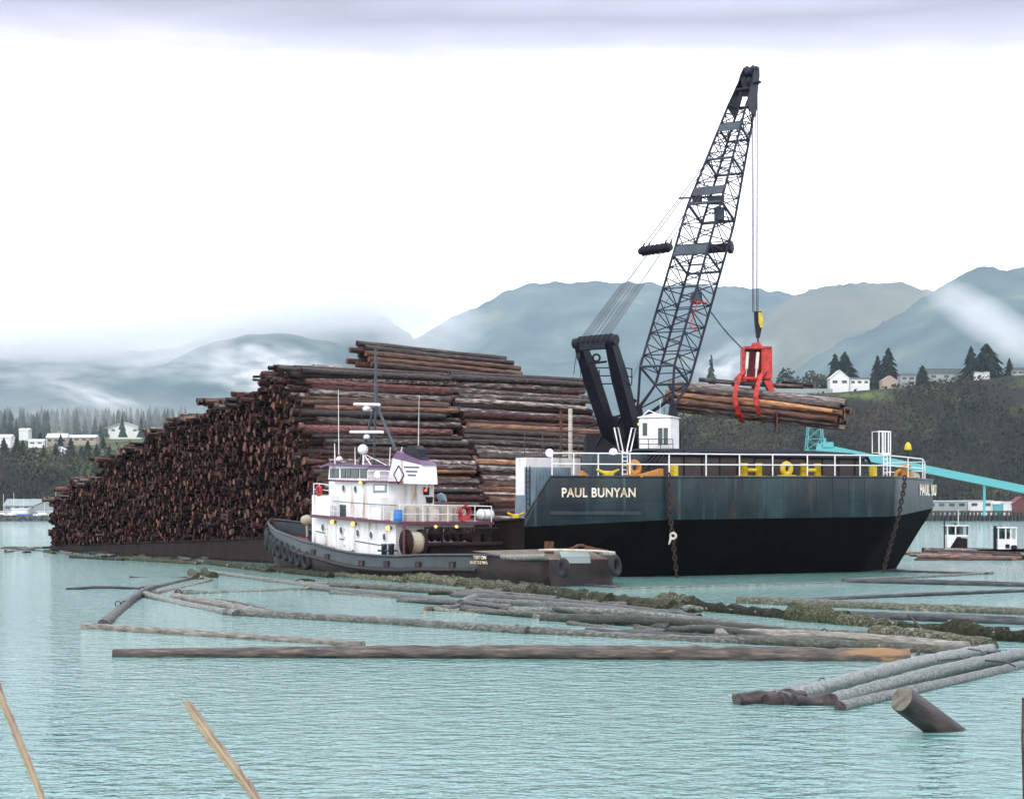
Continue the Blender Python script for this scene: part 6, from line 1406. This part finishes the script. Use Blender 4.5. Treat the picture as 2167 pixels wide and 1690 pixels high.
def bronc(px0, px1, ytop, ywin, ybase, Y, style, label):
    a, b = at(px0, ybase, Y), at(px1, ybase, Y); w = b.x-a.x; cx = (a.x+b.x)/2; zt = EYE+(HY-ytop)/F*Y; zw = EYE+(HY-ywin)/F*Y; zb = max(a.z, .55); d = 1.15
    root = thing('log_workboat', label, 'workboat', (cx, Y, 0)); h = MB()
    ring_ = [(-1.9, -1.1), (1.5, -1.2), (2.3, -.5), (2.3, .5), (1.5, 1.2), (-1.9, 1.1)]; h.prism([(cx+x, Y+.5+y, -.3) for x, y in ring_], (0, 0, .95)); h.build('hull', M['hull_black'], root)
    y0, y1 = Y-d/2, Y+d/2; m = MB(); zl = zw
    if style == 0:   # raked front, dark engine box below the window
        m.prism([(cx-w/2, y0, zb), (cx-w/2+.12, y0, zb), (cx-.02*w, y0, zl-.12), (cx+w/2, y0, zl-.12), (cx+w/2, y0, zl), (cx-w/2, y0, zl)], (0, d, 0))
    else: m.box((cx, Y, (zb+zl)/2), (w, d, zl-zb))
    for x in (cx-w/2+.04, cx-.12 if style == 0 else cx-.1, cx+w/2-.04, cx+.22 if style else cx+w/2-.04): m.box((x, y0+.05, (zl+zt)/2), (.075, .09, zt-zl))
    for x in (cx-w/2+.04, cx+w/2-.04): m.box((x, y1-.05, (zl+zt)/2), (.075, .09, zt-zl))
    m.build('cabin', M['white_clean'], root); m = MB(); m.box((cx, Y, zt+.03), (w+.16, d+.16, .08), bev=.03); m.build('roof', M['white_clean'], root)
    m = MB(); m.box((cx, y1-.02, (zl+zt)/2), (w-.1, .02, zt-zl-.02)); m.build('rear_window', M['glass_green'], root)
    m = MB(); m.box((cx+w*.14, Y-.05, (zb+zl)/2-.1), (w*.7, d*.9, max(zl-zb-.25, .3)), bev=.06); 
    if style == 0: m.build('engine_box', M['hull_brown'], root)
    m = MB(); m.tube([(cx-w/2-.14, y0+.2, .4), (cx-w/2-.14, y0+.2, zt+(.5 if style == 0 else .15))], .05 if style == 0 else .11, 6); m.build('exhaust_pipe', M['black'], root)
    if style:
        m = MB(); m.box((cx-.0, y0-.03, zb+.3), (.26, .05, .26)); m.box((cx+.42, y0-.05, zb+.22), (.4, .12, .3), bev=.05); m.build('cabin_vent', M['black'], root)
    m = MB(); m.tube([(cx-.3, Y, zt), (cx-.25, Y, zt+.16)], .03, 5); m.build('roof_lamp', M['black'], root); m = MB(); m.tube([(cx+.3, Y, zt), (cx+.33, Y, zt+.12)], .04, 5); m.build('roof_lamp', M['black'], root)
    return (cx, Y, zl)
p1 = bronc(2000, 2044, 1113, 1131, 1164, 126, 0, 'small workboat with raked white cab behind the floating logs')
p2_ = bronc(2107, 2147, 1117, 1140, 1166, 123, 1, 'small workboat with boxy white cab at the right edge of the floating logs')
person((p1[0]+.0, 126.1, p1[2]-.10), 'person in dark clothing sitting at the window of the raked white cab', M['jacket_navy'], 20)
person((p2_[0]+.06, 123.1, p2_[2]-.12), 'person in a dark maroon jacket and cap sitting in the boxy white cab', M['jacket_dark'], 0)

# ================================================================== FLOATING LOGS
def floatlog(x1, y1, x2, y2, r, mats, label, name='boom_log', cat='floating log', group=None, up=.25, r2=None, bend=.06, lump=.13, dz=0):
    if name == 'mossy_log': r *= .88; r2 = r2*.95; bend = .03
    elif mats is G and random.random() < .5: mats = OL
    bend *= 1.5
    a, b = onwater(x1, y1), onwater(x2, y2); a.z = b.z = r*up+dz
    return log_obj(name, a, b, r, r2 or r*.85, mats, label, cat, group, bend=bend, lump=lump, segs=max(10, int((b-a).length*4.5)), roll=random.uniform(0, 6), lf=2.6)
M['boom_olive'] = barkmat('boom_olive', [(.010, .011, .007), (.032, .036, .022), (.075, .08, .055), (.22, .22, .17)], peel=((.2, .17, .12), .67), vary=.55, scale=5.5, sx=.5, rough=.5)
OL = [M['boom_olive'], M['boom_dark']]
G = [M['boom_bark'], M['boom_dark']]; PL = [M['boom_pale'], M['boom_pale']]; BR = [M['boom_brown'], M['bark_peeled']]; DK = [M['boom_dark'], M['boom_dark']]; MO = [M['moss'], M['moss']]
random.seed(77)
floatlog(1925, 1398, 240, 1389, .20, BR, 'long brown floating log with peeled orange patches nearest the camera', r2=.11, bend=.15)
floatlog(178, 1329, 768, 1367, .12, PL, 'pale smooth log floating alone in front of the boom', r2=.09)
floatlog(218, 1326, 268, 1282, .17, G, 'short thick log end-on at the left corner of the boom'); floatlog(262, 1284, 322, 1247, .16, G, 'short grey log linking the left corner of the boom')
floatlog(300, 1250, 412, 1223, .15, G, 'upper of two crossing logs behind the left corner of the boom'); floatlog(325, 1257, 446, 1229, .13, PL, 'tan lower log of two crossing at the left of the boom')
floatlog(420, 1225, 405, 1214, .24, MO, 'mossy stub of a log at the head of the boom'); floatlog(452, 1222, 432, 1210, .22, MO, 'mossy stub beside another at the head of the boom')
floatlog(305, 1262, 500, 1303, .17, G, 'wet grey log running right from the left corner of the boom'); floatlog(370, 1266, 560, 1301, .16, PL, 'pale log lying beside the wet grey log left of centre', r2=.13)
floatlog(480, 1300, 1118, 1340, .17, G, 'long grey boom log across the left centre of the water', bend=.1); floatlog(1095, 1338, 1600, 1362, .17, G, 'long grey boom log continuing in line at the centre'); floatlog(1240, 1340, 1840, 1362, .12, DK, 'dark thin log just behind the centre boom logs')
floatlog(372, 1257, 690, 1246, .14, G, 'greenish log reaching right towards the tugboat stern logs'); floatlog(420, 1268, 590, 1299, .06, DK, 'thin dark half sunken pole left of centre')
floatlog(140, 1247, 300, 1246, .06, DK, 'thin dark pole awash left of the boom'); floatlog(275, 1222, 400, 1222, .07, DK, 'thin black pole awash below the barge side')
floatlog(440, 1212, 700, 1247, .15, G, 'pale grey log below the mossy chain at left'); floatlog(560, 1230, 760, 1243, .15, G, 'grey log beside the pale one under the tugboat bow')
floatlog(700, 1240, 1180, 1272, .17, G, 'grey log in front of the tugboat hull', bend=.1); floatlog(650, 1246, 1010, 1282, .15, G, 'second grey log in front of the tugboat hull'); floatlog(905, 1292, 985, 1282, .13, [M['boom_brown'], M['boom_brown']], 'short brownish stub awash near the centre'); floatlog(975, 1284, 1005, 1270, .2, G, 'stubby log standing out among the centre boom')
for k in range(16):
    u = random.random(); x1 = 700+k*72; y1 = 1247+(x1-700)*.098+random.uniform(2, 26); Lx = random.uniform(190, 420)
    floatlog(x1, y1, x1+Lx, y1+Lx*.082+random.uniform(-3, 3), random.uniform(.07, .12), G if k % 3 else OL, 'thin weathered boom log packed among the strands before the barge bow', 'boom_log', 'floating log', 'thin packed logs of the boom strip', .2, None, .12, .13)
rows_ = [(960, 1262, 1480, 1310), (1010, 1276, 1580, 1330), (1080, 1294, 1560, 1326), (980, 1292, 1420, 1330), (1150, 1312, 1700, 1346), (1420, 1312, 2010, 1352), (1480, 1328, 2060, 1364), (1520, 1344, 2050, 1374), (1560, 1360, 2060, 1386)]
names_ = ['highest grey log in the boom strip before the barge bow', 'second grey log in the boom strip before the barge bow', 'thin grey log low in the boom strip before the bow', 'grey log at the left tip of the boom strip', 'grey log along the lower edge of the boom strip', 'grey log right behind the mossy chain at right', 'grey log in the middle of the right boom strip', 'pinkish grey log low in the right boom strip', 'lowest log of the right boom strip above the brown one']
for (x1, y1, x2, y2), lb in zip(rows_, names_): floatlog(x1, y1, x2, y2, .15 if 'thin' not in lb else .11, PL if 'pinkish' in lb else G, lb, bend=.08)
floatlog(1850, 1343, 2100, 1372, .21, MO, 'thick green-tinged log near the right end of the boom')
floatlog(1565, 1275, 2260, 1304, .20, G, 'long blue-grey log right of the barge bow', bend=.1); floatlog(1780, 1306, 2260, 1324, .15, DK, 'dark wet log below the long blue-grey log'); floatlog(1700, 1271, 2260, 1248, .08, DK, 'thin log slanting up to the right behind the blue-grey log')
floatlog(1790, 1232, 2260, 1243, .14, DK, 'dark log floating off the starboard bow of the barge'); floatlog(1785, 1230, 2100, 1214, .11, G, 'tapering log with raised tip by the starboard bow'); floatlog(1868, 1209, 2090, 1215, .10, DK, 'black thin log farthest off the starboard bow'); floatlog(1300, 1246, 1800, 1232, .05, PL, 'pale thin pole awash under the barge bow'); floatlog(1050, 1227, 1310, 1244, .09, DK, 'dark log awash under the stern of the tugboat')
# mossy bundles of the boom, end to end
mossy = [(150, 1180, 260, 1186, .16), (250, 1184, 420, 1194, .22), (415, 1190, 570, 1210, .26), (560, 1206, 700, 1222, .27), (690, 1216, 860, 1232, .25), (850, 1226, 975, 1240, .36), (960, 1236, 1125, 1256, .34), (1110, 1250, 1290, 1276, .33), (1280, 1272, 1420, 1288, .25), (1400, 1280, 1460, 1288, .42), (1445, 1286, 1560, 1298, .26), (1545, 1296, 1690, 1310, .27), (1680, 1310, 1790, 1320, .38), (1780, 1320, 1905, 1332, .26), (1890, 1330, 2030, 1342, .24), (2010, 1340, 2130, 1352, .32), (2085, 1352, 2250, 1362, .30)]
mlab = ['leftmost small mossy log below the barge stern', 'mossy log left of the barge side middle', 'mossy log with pale cut end below the barge side', 'flat mossy log below the tugboat bow', 'mossy log under the tugboat bow tyres', 'big rounded mossy log in front of the tugboat hull', 'long mossy log under the winch of the tugboat', 'mossy log under the stern of the tugboat', 'low mossy log between the tugboat stern and bow chain', 'upright mossy lump in the middle of the chain', 'mossy log right of the upright lump', 'pale patched mossy log before the barge bow', 'bulging silver-green log before the starboard bow', 'brown-green mossy log right of the bulging one', 'scraped mossy log at the right of the boom', 'large mossy mound near the right edge', 'mossy log running out of the right edge']
for (x1, y1, x2, y2, r), lb in zip(mossy, mlab): floatlog(x1, y1, x2, y2, r, MO, lb, 'mossy_log', 'mossy log', None, .15, r*.8, .12, .30)
# small debris along the far edge
rn = random.Random(19)
for i in range(60):
    px, py = rn.uniform(-20, 440), 0; py = rn.uniform(1158, 1170)+max(0, px-60)*.065; L_ = rn.uniform(14, 60)
    floatlog(px, py, px+L_, py+rn.uniform(-3, 4), rn.uniform(.07, .19), MO if rn.random() < .3 else (G if rn.random() < .75 else DK), 'small weathered log drifting in the jumble below the barge stern', 'drift_log', 'drift log', 'drift logs below the stern of the barge', .2, None, .05, .15)
for i in range(22):
    px = rn.uniform(430, 1500); base = 1200+(px-430)*.075; py = base+rn.uniform(4, 26); L_ = rn.uniform(20, 70)
    floatlog(px, py, px+L_, py+rn.uniform(-4, 6), rn.uniform(.06, .15), rn.choice((G, MO, G, DK)), 'small broken log among the mossy boom logs', 'drift_log', 'drift log', 'broken logs among the mossy boom', .25, None, .06, .15)
# foreground raft of four logs
for (x1, y1, x2, y2, r), lb in zip(((1590, 1487, 1990, 1396, .115), (1655, 1490, 2095, 1380, .14), (1758, 1492, 2262, 1374, .135), (1778, 1502, 2262, 1388, .10)), ('rearmost grey log of the foreground raft', 'longest ringed grey log of the foreground raft', 'front middle grey log of the foreground raft', 'thin nearest grey log of the foreground raft')):
    floatlog(x1, y1, x2, y2, r, [M['boom_raft'], M['boom_brown_dark']], lb, 'raft_log', 'floating log', None, .45, r*.95, .05, .07)
def dark_butts():
    for px, py, r, lb in ((1592, 1489, .17, 'tangled root butt at the left end of the raft'), (1655, 1490, .15, 'brown butt of the longest raft log'), (1715, 1492, .14, 'dark butt awash between two raft logs')):
        a = onwater(px, py); a.z = .02; m = MB(); rr = random.Random(px)
        log_obj('log_butt', a+Vector((-.25, 0, .02)), a+Vector((.35, .25, .04)), r*.8, r, [M['boom_brown_dark'], M['boom_brown_dark']], lb, 'log butt', lump=.28, sides=14, segs=14, lf=3.5)
dark_butts()
def cables():
    m = MB(); ps = [onwater(1985, 1397, .22), onwater(2030, 1392, .2), onwater(2080, 1396, .2), onwater(2130, 1400, .18), onwater(2150, 1410, .1)]; m.tube(ps, .018, 5); ps = [onwater(2050, 1372, .3), onwater(2075, 1376, .32), onwater(2090, 1386, .25)]; m.tube(ps, .018, 5); tag(m.build('lashing_cable', M['cable']), 'dark lashing cable across the right end of the foreground raft', 'cable')
    for px, py, lb in ((1745, 1342, 'steel ring on a boom log left of the green-tinged log'), (1928, 1354, 'steel ring standing on the green-tinged log'), (378, 1257, 'steel ring on the boom at left of the tugboat'), (250, 1282, 'steel ring on the short log at the left corner'), (1740, 1448, 'loop of cable on the rearmost raft log')):
        q = onwater(px, py, .12); m = MB(); m.ring(q+Vector((0, 0, .06)), (.3, 1, .2), .075*q.y/45, .012*q.y/45, 14, 5); tag(m.build('boom_ring', M['black']), lb, 'ring')
    m = MB(); p = onwater(1690, 1325); 
    q = onwater(1920, 1342, .1); m.tube([q+Vector((0, 0, .5)), q+Vector((.45, 0, .02))], .025, 5); tag(m.build('snag_stick', M['boom_brown']), 'thin stick poking up from the mossy chain at right', 'stick')
    q = onwater(1946, 1390, .1); m = MB(); m.tube([q+Vector((-.1, 0, -.1)), q+Vector((0, 0, .12)), q+Vector((.05, 0, .26))], [.05, .03, .01], 5); m.tube([q+Vector((0, 0, .1)), q+Vector((.1, 0, .2))], [.025, .008], 5); tag(m.build('root_snag', M['boom_brown']), 'forked root snag at the right end of the brown log', 'root')
cables()
def deadhead():
    b = onwater(2000, 1545); t = at(1908, 1478, b.y-.45); u = (b-t).normalized(); a = t; e = b+u*.8
    o = log_obj('leaning_pile', a, e, .185, .185, [M['boom_brown_dark'], M['timber_end']], 'broken brown pile stub leaning out of the water in the foreground', 'pile', bend=.0, lump=.05, sides=22)

deadhead()
# raft of logs beside the workboats
rs = [(1925, 1172, 2060, 1176, .15), (1940, 1180, 2010, 1180, .12), (1880, 1171, 2000, 1174, .11), (1952, 1168, 2150, 1172, .16), (1975, 1180, 2150, 1183, .16), (2020, 1178, 2162, 1181, .17), (2030, 1184, 2140, 1186, .12), (1935, 1186, 2060, 1187, .08), (2100, 1174, 2166, 1178, .16), (1955, 1163, 2110, 1165, .16), (2050, 1168, 2158, 1172, .17), (1985, 1172, 2140, 1177, .17), (2150, 1170, 2230, 1172, .1)]
for i, (x1, y1, x2, y2, r) in enumerate(rs):
    Y = 119.5+(1187-y1)*.15; a = at(x1, y1, Y); b = at(x2, y2, Y-.3); a.z = max(a.z, .05); b.z = max(b.z, .04); a.z = min(a.z, .62); b.z = min(b.z, .6)
    log_obj('bundle_log', a, b, r, r*.9, MR if i % 3 else MATS, 'wet brown log in the loose bundle floating beside the workboats', 'floating log', 'logs of the bundle beside the workboats', bend=.06)

# ================================================================== GRASS STALKS + BANK
def stalk(name, pts, w, label, Y, awn=True):
    m = MB(); P = [at(px, py, Y) for px, py in pts]; d = (P[-1]-P[-2]).normalized(); end = P[-1]+Vector((d.x*.4, .02, -.62)); end2 = end+Vector((.03, .02, -.5)); rs_ = [w*.25, w*.8]+[w]*(len(P)-2)+[w*.45, w*.45]
    root = thing(name, label, 'grass stalk', end2); m.tube(P+[end, end2], [x*.55 for x in rs_], 6); m.build('stem', M['straw'], root)
    s = MB(); rnd = random.Random(len(pts)+int(pts[0][0])); tot = len(P)-1
    for i in range(38):
        u = (i+.5)/38*tot; k = min(int(u), tot-1); q = P[k]+(P[k+1]-P[k])*(u-k); t = (P[min(k+1, tot)]-P[k]).normalized(); sd_ = t.cross(Vector((0, 1, 0))).normalized()*(1 if i % 2 else -1)
        f = min(1, .2+i/9); L_ = w*rnd.uniform(4.5, 6.5)*f; ww = w*.5*f; tip_ = q-t*L_+sd_*w*rnd.uniform(.7, 1.25)*f+Vector((0, rnd.uniform(-1, 1)*w, 0))
        s.tube([q+sd_*w*.05, q-t*L_*.4+sd_*w*.55*f, tip_], [ww*.45, ww*.75, ww*.06], 5, i % 2)
    s.build('seed_head', [M['straw'], M['straw_dark']], root)
stalk('grass_stalk', [(-14, 1420), (2, 1470), (25, 1530), (48, 1585), (68, 1635), (85, 1680), (95, 1720)], .0034, 'dry tan grass stalk cut off by the left edge', 1.6)
stalk('grass_stalk', [(394, 1482), (420, 1522), (450, 1565), (480, 1605), (510, 1645), (545, 1695), (560, 1720)], .0042, 'dry tan grass stalk right of the one at the left edge', 1.6)
m = MB(); m.tube([at(2165.5, 1475, 2.2), at(2164, 1560, 2.2), at(2166, 1640, 2.2), at(2172, 1720, 2.2)+Vector((0, 0, -.1)), at(2175, 1720, 2.2)+Vector((0, .05, -1.3))], .0016, 6); tag(m.build('dark_stem', M['bark_dark']), 'dark thin stem at the lower right edge of the picture', 'stem')
mb = MB(); n = 24; vs = []
for i in range(n+1):
    for j in range(9): x = -14+28*i/n; y = -6+j*1.35; vs.append((x, y, 1.42-max(0, y-1.5)*.48+.1*noise.noise(Vector((x*.7, y*.7, 0)))))
mb.add(vs, [(i*9+j, (i+1)*9+j, (i+1)*9+j+1, i*9+j+1) for i in range(n) for j in range(8)], 0, True)
tag(mb.build('bank', M['forest_pale']), 'grassy bank beneath the viewpoint', 'bank', kind='structure')
# ================================================================== AIR: haze box and mist banks
def volmat(name, col, dens, noise_scale=None, lo=.45, hi=.7, aniso=0.0, fade=True):
    m = bpy.data.materials.new(name); m.use_nodes = True; t = m.node_tree; t.nodes.clear(); o = t.nodes.new('ShaderNodeOutputMaterial'); v = t.nodes.new('ShaderNodeVolumePrincipled'); t.links.new(v.outputs[0], o.inputs['Volume'])
    v.inputs['Color'].default_value = (*col, 1); v.inputs['Density'].default_value = dens; v.inputs['Anisotropy'].default_value = aniso
    if noise_scale:
        lk = t.links.new; tcn = nd(t, 'ShaderNodeTexCoord'); nn = nd(t, 'ShaderNodeTexNoise'); nn.inputs['Scale'].default_value = noise_scale; nn.inputs['Detail'].default_value = 6
        lk(tcn.outputs['Object'], nn.inputs['Vector']); mr = nd(t, 'ShaderNodeMapRange'); mr.inputs['From Min'].default_value = lo; mr.inputs['From Max'].default_value = hi; lk(nn.outputs[0], mr.inputs[0])
        ln = nd(t, 'ShaderNodeVectorMath', operation='LENGTH'); lk(tcn.outputs['Object'], ln.inputs[0])
        fd = nd(t, 'ShaderNodeMapRange'); fd.inputs['From Min'].default_value = 1.0; fd.inputs['From Max'].default_value = .25; lk(ln.outputs['Value'], fd.inputs[0])
        mu = nd(t, 'ShaderNodeMath', operation='MULTIPLY'); lk(mr.outputs[0], mu.inputs[0]); lk(fd.outputs[0], mu.inputs[1]); m2 = nd(t, 'ShaderNodeMath', operation='MULTIPLY'); m2.inputs[1].default_value = dens; lk(mu.outputs[0], m2.inputs[0]); lk(m2.outputs[0], v.inputs['Density'])
    return m
mb = MB(); mb.box((0, 3985, 443), (12400, 8030, 894)); tag(mb.build('haze', volmat('haze_air', (.78, .88, 1.0), HAZE, aniso=.35)), 'pale blue haze over the bay', 'haze', kind='stuff')
MIST = [  # px, py, width px, height px, depth Y, density, noise scale, lo, hi
    (300, 680, 1100, 200, 4700, .013, 2.4, .20, .48), (720, 630, 620, 150, 4800, .014, 2.4, .24, .50), (885, 690, 330, 170, 4900, .007, 2.8, .34, .58), (60, 712, 620, 110, 4600, .012, 2.6, .24, .50),
    (330, 760, 560, 110, 3400, .0055, 3.6, .46, .64), (570, 785, 330, 120, 2300, .0080, 3.6, .46, .62), (60, 790, 420, 90, 3300, .0040, 3.6, .44, .66), (205, 840, 60, 60, 2000, .010, 2.6, .40, .62), (250, 900, 900, 150, 1250, .0014, 1.2, .0, .5),
    (1545, 775, 170, 90, 2000, .005, 2.8, .42, .64)]
for i, (px, py, w_, h_, Y, dn, ns, lo, hi) in enumerate(MIST):
    m = MB(); m.ball((0, 0, 0), 1, 20); o = m.build('mist_bank', volmat('mist', (1, 1, 1), dn, ns, lo, hi, .5)); o.location = at(px, py, Y); o.scale = (w_/2/F*Y, 300, h_/2/F*Y); tag(o, 'white mist bank drifting before the mountains', 'mist', kind='stuff')
def plume():
    a, b = at(1995, 598, 3300), at(2215, 778, 3000); d = b-a; m = MB(); m.ball((0, 0, 0), 1, 20); o = m.build('mist_plume', volmat('mist', (1, 1, 1), .030, 1.8, .20, .50, .5)); o.location = (a+b)/2; o.rotation_mode = 'QUATERNION'; o.rotation_quaternion = d.to_track_quat('X', 'Z'); o.scale = (d.length*.64, 90, 13); tag(o, 'slanting plume of white mist before the right mountain', 'mist', kind='stuff')
plume()
